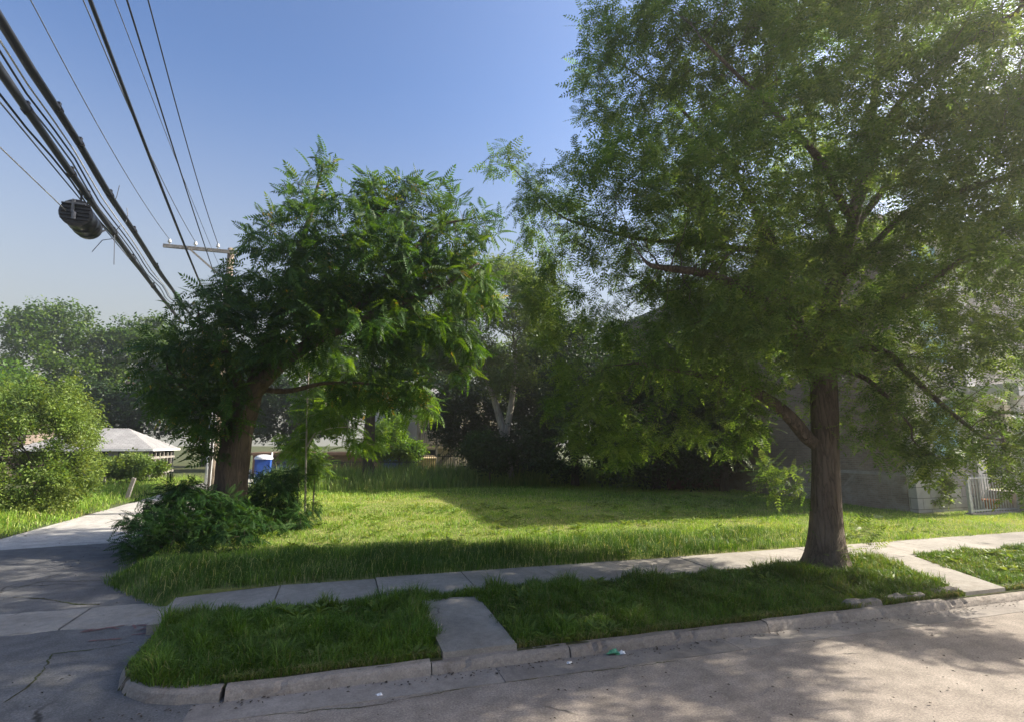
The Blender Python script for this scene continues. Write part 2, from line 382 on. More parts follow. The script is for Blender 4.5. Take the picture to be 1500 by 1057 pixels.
# ------------------------------------------------------------------ ground
rng = np.random.default_rng(7)
def sstep(a, b, x): 
    k = np.clip((x-a)/(b-a), 0, 1); return k*k*(3-2*k)
def vnoise(x, y, s, seed=0):
    """cheap smooth noise for heights and densities"""
    r = np.random.default_rng(seed); o = np.zeros_like(x, dtype=float)
    for k in range(5):
        a = r.uniform(0, 2*math.pi); f = s*r.uniform(.6, 1.9); ph = r.uniform(0, 6.28)
        o += np.sin((x*math.cos(a)+y*math.sin(a))*f+ph+1.3*np.sin((x*math.sin(a)-y*math.cos(a))*f*.7+ph*2))
    return o/5
def lawn_h(s, t):
    s = np.asarray(s, float); t = np.asarray(t, float)
    h = .20+.06*sstep(10, 12, t)+.05*sstep(12, 20, t)+.02*vnoise(s, t, .8, 3)
    e = -2.30-.66*np.clip(t-10.1, 0, 2.0); h = h*sstep(e-.40, e+.22, s)-.06*sstep(e-.2, e-.5, s)
    return h
def park_h(s, t):
    s = np.asarray(s, float); t = np.asarray(t, float)
    k = np.interp(s, [-2.2, -2.07, -1.92, -1.70, -1.42, -1.1, -.7], [7.6, 7.0, 6.76, 6.55, 6.41, 6.345, 6.325])
    return (.116+.07*sstep(6.5, 8.4, t)+.012*vnoise(s, t, 1.6, 5))*sstep(.02, .10, t-k)-.06*sstep(.05, 0, t-k)

def grid_sheet(mb, s0, s1, ds, t0, t1, dt, hf):
    s = np.arange(s0, s1+1e-6, ds); t = np.arange(t0, t1+1e-6, dt)
    S, T = np.meshgrid(s, t); H = hf(S, T); n, m = S.shape
    i = np.arange(n-1)[:, None]*m; j = np.arange(m-1)[None]
    q = np.stack([i+j, i+j+1, i+m+j+1, i+m+j], -1).reshape(-1, 4)
    mb.add(np.stack([S, T, H], -1).reshape(-1, 3), q)

b = MB(); b.sheet([(-900, -900), (900, -900), (900, 900), (-900, 900)], -.03); struct('ground', b, M['earth'])
b = MB(); b.sheet([(-60, -12), (90, -12), (90, 5.92), (-60, 5.92)], 0.0); struct('street', b, M['street'])
# the gutter pan along the kerb, in cast lengths
b = MB(); s0 = -1.25
while s0 < 60:
    L = 3.05; b.box((s0, 5.92, -.02), (s0+L-.012, 6.32, .006+.003*rng.random()), r=rng.random()); s0 += L
struct('gutter', b, M['gutter'])
b = MB(); b.sheet([(-14, 5.92), (2, 5.92), (2, 9.0), (-14, 9.0)], .003)
b.sheet([(-14, 9.0), (-2, 9.0), (-2, 17.4), (-9.5, 16.2)], .003); struct('alley_apron', b, M['alley'])
b = MB(); b.sheet([(-9.4, 16.22), (-2.5, 17.33), (-2.5, 90), (-8.9, 90)], .004); struct('alley', b, M['alley_far'])
# the pale concrete crossing where the sidewalk meets the alley
b = MB(); ss = [(-12.0, -8.6), (-8.57, -6.9), (-6.87, -5.1), (-5.07, -3.55), (-3.52, -2.36)]
for a, c in ss:
    xs_ = np.linspace(a, c, 26); r0_, r1_ = 9.28+.07*vnoise(xs_, xs_*0, 4, 61)+.03*vnoise(xs_, xs_*0, 19, 62), 10.35+.25*(c < -4)+.05*vnoise(xs_, xs_*0, 5, 63)+.03*vnoise(xs_, xs_*0, 21, 64)
    zt_ = .014+.004*rng.random(); V = np.vstack([np.stack([xs_, r0_-.03, xs_*0-.01], -1), np.stack([xs_, r0_, xs_*0+zt_], -1), np.stack([xs_, r1_, xs_*0+zt_], -1), np.stack([xs_, r1_+.03, xs_*0-.01], -1)])
    k_ = np.arange(25); b.add(V, np.concatenate([np.stack([k_+o, k_+o+1, k_+o+27, k_+o+26], -1) for o in (0, 26, 52)]), r=rng.random())
struct('alley_crossing', b, M['walk'])
def strip(mb, pts, w, z, seed):
    g_ = np.random.default_rng(seed); pts = np.array(pts, float); d = np.concatenate([[0], np.cumsum(np.linalg.norm(np.diff(pts, axis=0), axis=1))])
    u = np.arange(0, d[-1], .05); p = np.stack([np.interp(u, d, pts[:, 0]), np.interp(u, d, pts[:, 1])], -1); m = len(p)
    tg = np.gradient(p, axis=0); tg /= np.linalg.norm(tg, axis=1, keepdims=True); nm = np.stack([-tg[:, 1], tg[:, 0]], -1)
    p = p+nm*(np.cumsum(g_.normal(0, .012, m))*.6+g_.normal(0, .008, m))[:, None]; ww = (w*np.clip(1+.6*np.sin(u*7+seed)*.6+g_.normal(0, .35, m), .15, 2.2))[:, None]/2
    V = np.concatenate([np.c_[p+nm*ww, np.full(m, z)], np.c_[p-nm*ww, np.full(m, z)]]); k_ = np.arange(m-1)
    mb.add(V, np.stack([k_+m, k_+m+1, k_+1, k_], -1))
b = MB()
strip(b, [G(255, 645)[:2]+0*np.zeros(2) if False else G(195, 940)[:2], G(150, 950)[:2], G(80, 958)[:2], G(66, 978)[:2], G(40, 1005)[:2], G(8, 1030)[:2]], .016, .0075, 3)
strip(b, [G(20, 874)[:2], G(60, 876)[:2], G(110, 884)[:2], G(150, 884)[:2]], .03, .0075, 4)
strip(b, [G(150, 850)[:2], G(60, 852)[:2], G(10, 866)[:2]], .02, .0075, 5)
strip(b, [G(330, 1052)[:2], G(520, 1040)[:2], G(700, 1008)[:2], G(1000, 968)[:2]], .010, .0035, 6)
struct('pavement_cracks', b, M['soil'])
b = MB(); gp = np.random.default_rng(77)
for k in range(11):
    a_ = G(gp.uniform(110, 215), gp.uniform(905, 950))[:2]; strip(b, [a_, a_+np.array([gp.uniform(.1, .5), gp.uniform(-.1, .25)]), a_+np.array([gp.uniform(.4, .8), gp.uniform(-.3, .35)])], .03, .0085+.0004*k, 80+k)
struct('faded_paint_marks', b, M['red_mark'])
# sidewalk slabs, each settled a little differently
b = MB(); s0 = -2.34; k = 0
while s0 < 62:
    L = 1.52; z = .20+.012*(rng.random()-.5); e = .008*(rng.random()-.5)
    a0, a1 = s0, s0+L-.016
    v = [(a0, 8.72, 0), (a1, 8.72, 0), (a1, 10.12, 0), (a0, 10.12, 0), (a0, 8.72, z+e), (a1, 8.72, z-e), (a1, 10.12, z-e+.006), (a0, 10.12, z+e+.006)]
    if k == 0:
        for q in (0, 3, 4, 7): v[q] = (v[q][0]-.02*0, v[q][1], v[q][2] if q < 4 else .13)
    b.add(v, [(0,3,2,1),(4,5,6,7),(0,1,5,4),(1,2,6,5),(2,3,7,6),(3,0,4,7)], r=rng.random()); s0 += L; k += 1
struct('sidewalk', b, M['walk'])
# two short carriage walks crossing the parkway
b = MB()
b.add([(1.22, 6.47, .175), (2.10, 6.47, .175), (2.12, 8.52, .205), (1.22, 8.52, .205), (1.22, 6.47, .0), (2.10, 6.47, .0), (2.12, 8.52, .0), (1.22, 8.52, .0)],
      [(0,1,2,3),(4,5,1,0),(5,6,2,1),(7,4,0,3)], r=.4)
b.add([(9.62, 6.47, .175), (10.55, 6.47, .175), (11.55, 8.70, .20), (10.75, 8.70, .20), (9.62, 6.47, 0), (10.55, 6.47, 0), (11.55, 8.70, 0), (10.75, 8.70, 0)],
      [(0,1,2,3),(4,5,1,0),(5,6,2,1),(7,4,0,3)], r=.6)
struct('carriage_walks', b, M['walk'])
# parkway soil and lot ground
b = MB(); grid_sheet(b, -2.1, 60, .10, 6.42, 8.74, .08, lambda s, t: park_h(s, t)-.08*((s > 1.25) & (s < 2.05))); struct('parkway', b, M['soil'])
b = MB(); grid_sheet(b, -4.2, 60, .2, 10.1, 46, .2, lawn_h)
xx = np.arange(-4.2, 60, .2); zz_ = lawn_h(xx, xx*0+10.1); m_ = len(xx); ii = np.arange(m_-1)
b.add(np.vstack([np.stack([xx, xx*0+10.1, zz_], -1), np.stack([xx, xx*0+10.1, zz_*0-.1], -1)]), np.stack([ii+m_, ii+m_+1, ii+1, ii], -1)); struct('lot_ground', b, M['lawn'])
b = MB(); grid_sheet(b, -60, -8.5, .5, 11.5, 90, .6, lambda s, t: .12*sstep(-8.6, -9.4, s)+.05*vnoise(s, t, .6, 9)*sstep(-9, -11, s)); struct('verge', b, M['earth'])

# kerb: worn concrete lengths following the street and turning into the alley
def kerb_path(pts, step=.06):
    pts = np.array(pts, float); d = np.concatenate([[0], np.cumsum(np.linalg.norm(np.diff(pts, axis=0), axis=1))])
    u = np.linspace(0, d[-1], max(3, int(d[-1]/step))); return np.stack([np.interp(u, d, pts[:, 0]), np.interp(u, d, pts[:, 1])], -1)
corner = [(-2.17, 7.55), (-2.16, 7.3), (-2.07, 7.0), (-1.92, 6.76), (-1.70, 6.55), (-1.42, 6.41), (-1.1, 6.345), (-.7, 6.325)]
def kerb_mesh(b, pts, seed, h=.12, w=.16):
    p = kerb_path(pts); n = len(p); r = np.random.default_rng(seed)
    tg = np.gradient(p, axis=0); tg /= np.linalg.norm(tg, axis=1, keepdims=True); nm = np.stack([-tg[:, 1], tg[:, 0]], -1)
    prof = [(-.02, -.03), (-.005, .03), (.006, h*.55), (.018, h-.03), (.045, h-.004), (.09, h), (w-.02, h), (w, h-.03), (w, -.03)]
    x = np.arange(n)*.06
    V = []
    for i in range(n):
        wob = .006*math.sin(x[i]*2.1+seed)+.004*math.sin(x[i]*7+seed*2)
        chip = r.random(len(prof))*.007
        if r.random() < .10: chip[2:5] += r.random()*.024
        V.append([(p[i, 0]+nm[i, 0]*(o+wob+chip[k]), p[i, 1]+nm[i, 1]*(o+wob+chip[k]), z-(chip[k]*.9 if 1 < k < 6 else 0)+wob*.5*(k > 1)) for k, (o, z) in enumerate(prof)])
    m = len(prof); i = np.arange(n-1)[:, None]*m; j = np.arange(m-1)[None]
    q = np.stack([i+j, i+j+m, i+j+m+1, i+j+1], -1).reshape(-1, 4)
    v = np.array(V).reshape(-1, 3); cap = [(0, k, k+1) for k in range(1, m-1)]+[((n-1)*m, (n-1)*m+k+1, (n-1)*m+k) for k in range(1, m-1)]
    b.add(v, q, cap, r=r.random())
b = MB(); kerb_mesh(b, corner[:3][::1]+[(-2.03, 6.93)], 3); kerb_mesh(b, [(-2.0, 6.87)]+corner[3:7]+[(-1.02, 6.335)], 4)
s0 = -.97; k = 0
while s0 < 60:
    L = [2.05, 1.65, 2.9, 3.4, 2.2][k % 5]; dz = .008*rng.standard_normal()
    kerb_mesh(b, [(s0, 6.325+.008*rng.standard_normal()), (s0+L-.012, 6.325+.008*rng.standard_normal())], 10+k, 0.122+dz); s0 += L; k += 1
struct('kerb', b, M['kerb'])

# ------------------------------------------------------------------ grass
def blades(mb, pos, h, w, lean, r):
    n = len(pos); g = np.random.default_rng(int(n) % 9973+5)
    az = 2.6*vnoise(pos[:, 0], pos[:, 1], 2.7, 91)+2.2*vnoise(pos[:, 0], pos[:, 1], 6.1, 92)+g.normal(0, 1.9, n); wa = az+math.pi/2+g.normal(0, .5, n)
    d = np.stack([np.cos(az), np.sin(az), np.zeros(n)], -1); x = np.stack([np.cos(wa), np.sin(wa), np.zeros(n)], -1)*(w/2)[:, None]
    z = np.array([0, 0, 1.0])
    ln = (lean*h)[:, None]; H = h[:, None]
    b0 = pos-.01*z; m = pos+d*ln*.32+z*H*.58; tip = pos+d*ln+z*H*np.sqrt(np.clip(1-.55*lean**2, .12, 1))[:, None]
    V = np.stack([b0-x, b0+x, m+x*.8, m-x*.8, tip], 1).reshape(-1, 3)
    i = np.arange(n)*5
    q = np.stack([i, i+1, i+2, i+3], -1); t = np.stack([i+3, i+2, i+4], -1)
    mb.add(V, q, t, r=r)

def scatter(n, s0, s1, t0, t1, g): return g.uniform(s0, s1, n), g.uniform(t0, t1, n)
g = np.random.default_rng(21)
# parkway grass: long, uncut, in tufts
b = MB()
S, T = scatter(330000, -2.05, 26, 6.42, 8.95, g)
S2 = S
edge = .14*vnoise(S, T, 5, 2)+.06*vnoise(S, T, 17, 3)
keep = (T > 6.50+.05*vnoise(S, S*0, 4, 8)) & (T < 8.80+edge*.8)
d1 = (S > 1.20+edge) & (S < 2.10+edge*.8) & (T < 8.45+edge)
cx = 9.62+(T-6.47)*.46; d2 = (S > cx-.0+edge) & (S < cx+.92+edge)
keep &= ~d1 & ~d2
keep &= (np.hypot(S-8.92, T-8.44) > .42)
lc = park_h(S, T) > .095
keep &= lc
dens = np.clip(.95-.035*(S-2), .32, 1); keep &= g.random(len(S)) < dens*(1-.45*sstep(-.1, .6, vnoise(S, T, 2.6, 14))*(S > 6))
S, T = S[keep], T[keep]; n = len(S)
tuft = vnoise(S, T, 3.2, 31)*.5+.5
h = (.065+.22*np.clip(tuft+.45*vnoise(S, T, 8.5, 93), 0, 1.2)**1.6)*g.uniform(.45, 1.35, n)*np.where(S > 10.8, .62, 1)*(.6+.4*sstep(6.5, 6.8, T))
rr = np.clip(g.beta(2, 3, n)*.9+.12*vnoise(S, T, 1.1, 6), 0, .9); rr = np.clip(rr+.22*np.clip(vnoise(S, T, 1.9, 71)+.3*sstep(2, 9, S), -1, 1), 0, .9); rr = np.where(g.random(n) < .05+.08*sstep(1, 7, S), g.uniform(.92, 1, n), rr)
h *= np.where(vnoise(S, T, 2.2, 72) > .33, .45, 1)
blades(b, np.stack([S, T, park_h(S, T)], -1), h, g.uniform(.005, .011, n)*np.where(S > 8, 1.4, 1), g.uniform(.2, 1.25, n), rr)
S = np.concatenate([g.uniform(-1.0, 18, 16000)]); T = 6.485+np.abs(g.normal(0, .05, len(S))); keep = ~((S > 1.2) & (S < 2.1)) & ~((S > 9.6) & (S < 10.6)); S, T = S[keep], T[keep]; n = len(S)
blades(b, np.stack([S, T, park_h(S, T)*0+.13], -1), g.uniform(.03, .11, n), g.uniform(.005, .01, n), g.uniform(.6, 1.4, n), np.where(g.random(n) < .6, g.uniform(.90, 1, n), g.uniform(0, .6, n)))
tag(obj('parkway_grass', b, M['grass'], base=(0, 0, 0)), 'long uncut grass between kerb and sidewalk', 'grass', kind='stuff')
# lot grass: long next to the sidewalk, shorter and drier beyond
b = MB()
S, T = scatter(640000, -4.0, 30, 10.0, 36, g)
keep = g.random(len(S)) < np.clip((11.5/T)**1.5, .10, 1)
keep &= (T > 10.10+.09*vnoise(S, S*0, 3.1, 4)) & (S > -2.66-.70*np.clip(T-10.1, 0, 2.1)+.12*vnoise(S, T, 2, 12))
keep &= ~((S > 18.2) & (T > 13.2)) & (S < 1+1.9*T)
S, T = S[keep], T[keep]; n = len(S)
longg = sstep(13.4, 11.2, T+.5*vnoise(S, T, 1.2, 17)) * sstep(15, 6, S)
tuft = vnoise(S, T, 2.4, 33)*.5+.5
h = (.035+.10*tuft**2+.10*np.clip(vnoise(S, T, 3.7, 37), 0, 1)+longg*(.10+.14*tuft)+.05*sstep(18, 26, T))*g.uniform(.5, 1.3, n)
wp = G(610, 735, .3); worn = np.exp(-(((S-wp[0])/2.6)**2+((T-wp[1])/1.8)**2))+.8*np.exp(-(((S-wp[0]-5)/1.6)**2+((T-wp[1]+5)/1.0)**2)); h *= 1-.55*np.clip(worn, 0, 1)
rr = np.clip(.28*worn+g.beta(2, 2.6, n)*.85+.18*vnoise(S, T, .7, 16)+.06*sstep(15, 20, T)+.42*np.clip(vnoise(S, T, .55, 18)+.5*vnoise(S, T, 1.9, 19)-.12, 0, 1)-.45*longg, 0, .9); rr = np.where(g.random(n) < .05, g.uniform(.92, 1, n), rr)
blades(b, np.stack([S, T, lawn_h(S, T)], -1), h, g.uniform(.006, .011, n)*np.clip(T/11, 1, 3), g.uniform(.2, 1.1, n), rr)
tag(obj('lot_grass', b, M['lawn_grass'], base=(0, 0, 0)), 'sunlit grass covering the empty lot', 'grass', kind='stuff')
# broadleaf weeds among the grass
b = MB(); g = np.random.default_rng(61)
def rosettes(S, T, hf, sz):
    for x, y, k in zip(S, T, sz):
        m = g.integers(6, 11); az = np.arange(m)*6.283/m+g.uniform(-.3, .3, m); z0 = float(hf(np.array([x]), np.array([y]))[0])+.02
        for a_ in az:
            d = np.array([math.cos(a_), math.sin(a_), g.uniform(.25, .9)]); d /= np.linalg.norm(d); w_ = np.array([-math.sin(a_), math.cos(a_), 0])*k*.16; p = np.array([x, y, z0]); l = k*g.uniform(.7, 1.2)
            b.add([p, p+d*l*.55+w_, p+d*l-UP*.15*l, p+d*l*.55-w_], [(0, 1, 2, 3)], r=g.uniform(.2, .9))
S, T = g.uniform(-1.9, 14, 260), g.uniform(6.55, 8.65, 260); kk = ~((S > 1.1) & (S < 2.2)) & (park_h(S, T) > .10) & ~((S > 9.5) & (S < 11.7)); rosettes(S[kk], T[kk], park_h, g.uniform(.10, .24, kk.sum()))
S, T = g.uniform(-2.5, 15, 420), g.uniform(10.2, 20, 420); kk = S > -2.5-.5*np.clip(T-10.1, 0, 1.5); rosettes(S[kk], T[kk], lawn_h, g.uniform(.10, .26, kk.sum()))
tag(obj('broadleaf_weeds', b, M['bright'], base=(0, 0, 0)), 'broad leaved weeds scattered through the grass', 'weeds', kind='stuff')
# tall seeding weeds along the back of the lot
b = MB()
S, T = scatter(34000, -4.0, 19, 25.5, 36.5, g)
keep = ((T > 27.0+1.3*vnoise(S, T, .5, 41)) & (g.random(len(S)) < sstep(25.8, 29.5, T)+.08)) 
S, T = S[keep], T[keep]; n = len(S)
h = (.55+.75*g.random(n)**3+.22*vnoise(S, T, 1.3, 43))*g.uniform(.7, 1.2, n)*(.7+.3*sstep(26, 30, T))
blades(b, np.stack([S, T, lawn_h(S, T)], -1), np.clip(h, .15, 1.5), g.uniform(.022, .05, n), g.uniform(.05, .5, n), np.clip(g.beta(2, 2, n), 0, 1))
tag(obj('tall_weeds', b, M['weed'], base=(0, 0, 0)), 'tall seeding weeds along the back of the lot', 'weeds', kind='stuff')
# verge on the far side of the alley
b = MB()
S, T = scatter(60000, -16, -8.2, 15, 44, g); keep = (S < -8.55+.25*vnoise(S, T, 1.2, 51)) & (g.random(len(S)) < np.clip(18/T, .2, 1)**1.4)
S, T = S[keep], T[keep]; n = len(S)
h = (.16+.30*(vnoise(S, T, 1.4, 52)*.5+.5)*sstep(-8.6, -9.6, S))*g.uniform(.5, 1.3, n)
blades(b, np.stack([S, T, S*0+.1*sstep(-8.6, -9.4, S)], -1), h, g.uniform(.012, .028, n), g.uniform(.1, .9, n), np.where(g.random(n) < .10, g.uniform(.92, 1, n), g.beta(2, 2, n)*.9))
tag(obj('alley_verge_grass', b, M['lawn_grass'], base=(0, 0, 0)), 'rough grass verge along the left of the alley', 'grass', kind='stuff')

# ------------------------------------------------------------------ trees
def ell(x, y, D, rx, ry, rd):
    """a lobe of a crown: centre by bearing and distance, radii in photo pixels and metres of depth"""
    return P(x, y, D), rx*D/FPX, ry*D/FPX, rd
def fill(lobes, n, g, shell=.35):
    vol = np.array([a*b_*c for _, a, b_, c in lobes]); out = []
    for (c, a, b_, d), k in zip(lobes, (vol/vol.sum()*n).astype(int)+4):
        v = g.normal(size=(k, 3)); v /= np.linalg.norm(v, axis=1, keepdims=True)
        rad = g.random(k)**shell
        out.append(c+np.outer(v[:, 0]*a*rad, RIGHT)+np.outer(v[:, 1]*d*rad, FWD)+np.outer(v[:, 2]*b_*rad, UP))
    return np.vstack(out)

def colonise(limbs, att, step, kill, infl, g, iters=160, trop=(0, 0, .05)):
    """grow twigs from hand-placed limbs towards points spread through the crown.
    limbs: list of (polyline, radii or None, parent index (limb, fraction) or None)"""
    pos, par, minr = [], [], []
    limb_nodes = []
    for pts, rad, join in limbs:
        pts = np.array(pts, float); seg = np.linalg.norm(np.diff(pts, axis=0), axis=1); d = np.concatenate([[0], np.cumsum(seg)])
        m = max(2, int(d[-1]/step)+1); u = np.linspace(0, d[-1], m)
        # smooth the polyline a little
        pp = np.stack([np.interp(u, d, pts[:, k]) for k in range(3)], -1)
        for _ in range(2): pp[1:-1] = (pp[:-2]+2*pp[1:-1]+pp[2:])/4
        rr = np.interp(u, d, rad) if rad is not None else np.zeros(m)
        ids = []
        if join is None: prev = -1
        else:
            ln = limb_nodes[join[0]]; prev = ln[min(len(ln)-1, int(round(join[1]*(len(ln)-1))))]; 
        for k in range(m):
            if join is not None and k == 0: ids.append(prev); continue
            pos.append(pp[k]); par.append(prev); minr.append(rr[k]); prev = len(pos)-1; ids.append(prev)
        limb_nodes.append(ids)
    n_limb = len(pos)
    N = np.array(pos); A = att.copy()
    near = np.full(len(A), -1); dist = np.full(len(A), 1e9)
    def upd(idx):
        nonlocal near, dist
        for c in range(0, len(idx), 256):
            ix = idx[c:c+256]
            dd = np.linalg.norm(A[:, None]-N[ix][None], axis=2); j = dd.argmin(1); dm = dd[np.arange(len(A)), j]
            u = dm < dist; dist[u] = dm[u]; near[u] = ix[j[u]]
    skip = 0
    upd(np.arange(len(N)))
    trop = np.array(trop)
    for it in range(iters):
        k = dist > kill; A, near, dist = A[k], near[k], dist[k]
        if len(A) == 0: break
        act = dist < infl
        if not act.any(): break
        dirs = A[act]-N[near[act]]; dirs /= np.linalg.norm(dirs, axis=1, keepdims=True)
        acc = np.zeros_like(N); np.add.at(acc, near[act], dirs)
        ids = np.unique(near[act]); v = acc[ids]; v /= np.maximum(np.linalg.norm(v, axis=1, keepdims=True), 1e-6)
        v = v+trop+g.normal(0, .18, v.shape); v /= np.linalg.norm(v, axis=1, keepdims=True)
        newp = N[ids]+v*step
        # avoid duplicates
        N0 = len(N); N = np.vstack([N, newp]); par += list(ids); minr += [0]*len(ids)
        upd(np.arange(N0, len(N)))
    return N, np.array(par), np.array(minr), n_limb

def pipe(N, par, minr, tip=.006, e=2.3, scale=1.0):
    n = len(N); ch = [[] for _ in range(n)]
    for i, p in enumerate(par):
        if p >= 0: ch[p].append(i)
    r = np.zeros(n); depth = np.zeros(n, int)
    order = []; stack = [i for i in range(n) if par[i] < 0]
    while stack:
        i = stack.pop(); order.append(i); stack += ch[i]
    for i in reversed(order):
        s = sum(r[c]**e for c in ch[i]); r[i] = max(tip, (s if s else tip**e)**(1/e))
        depth[i] = 0 if not ch[i] else 1+max(depth[c] for c in ch[i])
    r = np.where(minr > 0, minr, r*scale)
    for i in order:
        if par[i] >= 0 and minr[i] == 0: r[i] = min(r[i], r[par[i]]*.85)
    return r, ch, depth

def wood(mb, N, par, r, ch, g, flare=None, cap_r=1e9, rough=.06, lump=0.0):
    starts = [(i, None) for i in range(len(N)) if par[i] < 0]
    while starts:
        i, p = starts.pop(); path = [] if p is None else [p]; k = i
        while True:
            path.append(k)
            if not ch[k]: break
            c = sorted(ch[k], key=lambda q: -r[q]); 
            for o in c[1:]: starts.append((o, k))
            k = c[0]
        if len(path) < 2: continue
        pts = N[path].copy(); rad = r[path].copy()
        if p is not None: rad[0] = min(rad[1]*1.15, r[p]); 
        mx = rad.max(); ns = 14 if mx > .15 else 9 if mx > .06 else 5 if mx > .02 else 3
        if mx > .12:                               # resample big limbs finely for ridges and a flared foot
            d = np.concatenate([[0], np.cumsum(np.linalg.norm(np.diff(pts, axis=0), axis=1))]); u = np.linspace(0, d[-1], int(d[-1]/.07)+2)
            pp = np.stack([np.interp(u, d, pts[:, q]) for q in range(3)], -1); rr = np.interp(u, d, rad)
            for _ in range(6): pp[1:-1] = (pp[:-2]+2*pp[1:-1]+pp[2:])/4; rr[1:-1] = (rr[:-2]+2*rr[1:-1]+rr[2:])/4
            ph = g.uniform(0, 6.28, 6); ns = 22
            foot = p is None
            def wob(i_, ang, u=u, ph=ph, foot=foot):
                x = u[i_]
                w = 1+rough*(np.sin(3*ang+ph[0]+.5*x)+.7*np.sin(5*ang+ph[1]-.9*x)+.6*np.sin(9*ang+ph[2]+1.6*x))+lump*np.sin(2*ang+ph[3]+2.1*x)*math.sin(2.7*x+ph[4])
                if foot and flare: w = w*(1+flare*math.exp(-x/.38)*(1+.35*np.sin(5*ang+ph[5])))
                return w
            mb.tube(pp, rr, ns, cap=True, wob=wob)
        else:
            mb.tube(pts, rad, ns, cap=False)

def frond(pairs, ll, lw, droop=.25, hang=.2, term=True, stem=.012):
    """a pinnate leaf of unit length: diamond leaflets each side of a thin stalk"""
    V, Q = [], []
    def dia(p, d, nrm, L, W):
        d = d/np.linalg.norm(d); sdir = np.cross(nrm, d); sdir /= np.linalg.norm(sdir); k = len(V)
        V.extend([p, p+d*L*.45+sdir*W/2, p+d*L, p+d*L*.45-sdir*W/2]); Q.append((k, k+1, k+2, k+3))
    z = lambda x: -droop*x*x
    for i in range(pairs):
        x = .16+.78*i/max(1, pairs-1); p = np.array([x, 0, z(x)]); k = 1-.35*abs(2*(i/max(1, pairs-1))-.9)
        for s_ in (-1, 1): dia(p, np.array([.45, s_*.95, -hang-2*droop*x*.3]), np.array([.1, 0, 1.0]), ll*k, lw*k)
    if term: dia(np.array([.95, 0, z(.95)]), np.array([1, 0, -2*droop*.95-hang*.5]), np.array([0.2, 0, 1.0]), ll, lw)
    if stem:
        k = len(V); V.extend([(0, -stem, 0), (0, stem, 0), (1, 0.3*stem, z(1)), (1, -.3*stem, z(1))]); Q.append((k, k+1, k+2, k+3))
    return np.array(V, float), np.array(Q)
def cluster(n, L, W, g, spread=1.0):
    """a handful of simple leaves on a twig end"""
    V, Q = [], []
    for i in range(n):
        az = i*2.4+g.uniform(-.4, .4); el = g.uniform(-.5, .7); d = np.array([math.cos(az)*math.cos(el), math.sin(az)*math.cos(el), math.sin(el)])
        p = d*spread*g.uniform(.15, .6)+g.normal(0, .12, 3)*spread; nrm = np.array([0, 0, 1.0])+g.normal(0, .5, 3); s_ = np.cross(nrm, d); s_ /= np.linalg.norm(s_); k = len(V)
        l = L*g.uniform(.7, 1.25); w = W*g.uniform(.8, 1.2); d2 = d+np.array([0, 0, -.3]); d2 /= np.linalg.norm(d2)
        V.extend([p, p+d2*l*.45+s_*w/2+np.array([0,0,-.02*l]), p+d2*l, p+d2*l*.45-s_*w/2]); Q.append((k, k+1, k+2, k+3))
    return np.array(V), np.array(Q)
def place(mb, tmpls, pos, dirs, nrm, size, r):
    """copies of leaf templates at pos, x axis along dirs, z axis near nrm"""
    x = dirs/np.linalg.norm(dirs, axis=1, keepdims=True); y = np.cross(nrm, x); y /= np.maximum(np.linalg.norm(y, axis=1, keepdims=True), 1e-6); z = np.cross(x, y)
    g_ = np.random.default_rng(len(pos)); pick = g_.integers(0, len(tmpls), len(pos))
    for k, (V, Q) in enumerate(tmpls):
        m = pick == k
        if not m.any(): continue
        B = np.stack([x[m], y[m], z[m]], 1)*size[m][:, None, None]
        W = np.einsum('vk,nkj->nvj', V, B)+pos[m][:, None, :]
        n = m.sum(); nq = len(Q)
        q = (Q[None]+(np.arange(n)*len(V))[:, None, None]).reshape(-1, 4)
        rr = np.clip(np.repeat(r[m], nq)+g_.normal(0, .07, n*nq), 0, 1)
        mb.add(W.reshape(-1, 3), q, r=rr)

def foliage(mb, tmpls, N, par, depth, r, ch, g, per, size, maxd=3, droop=.25, jitter=.12, start=0, out=.6, rmax=.03, up=(0, 0, 1), keep=1.0, flat=.6, nj=.45):
    ids = np.array([i for i in range(start, len(N)) if depth[i] <= maxd and par[i] >= 0 and r[i] < rmax])
    if keep < 1: ids = ids[g.random(len(ids)) < keep]
    ids = np.repeat(ids, per); n = len(ids)
    a = N[ids]; p = N[par[ids]]; d = a-p; d /= np.maximum(np.linalg.norm(d, axis=1, keepdims=True), 1e-6)
    pos = p+(a-p)*g.random((n, 1))+g.normal(0, jitter, (n, 3))
    v = g.normal(size=(n, 3)); v[:, 2] *= flat; v /= np.linalg.norm(v, axis=1, keepdims=True)
    dirs = d*out+v+np.array([0, 0, -droop])
    nrm = np.array(up)+g.normal(0, nj, (n, 3))
    clump = vnoise(pos[:, 0]+pos[:, 2]*.7, pos[:, 1]-pos[:, 2]*.5, 1.4, 77)*.18
    place(mb, tmpls, pos, dirs, nrm, size*g.uniform(.65, 1.25, n), np.clip(g.beta(2.2, 2.2, n)+clump, 0, 1))
    return n

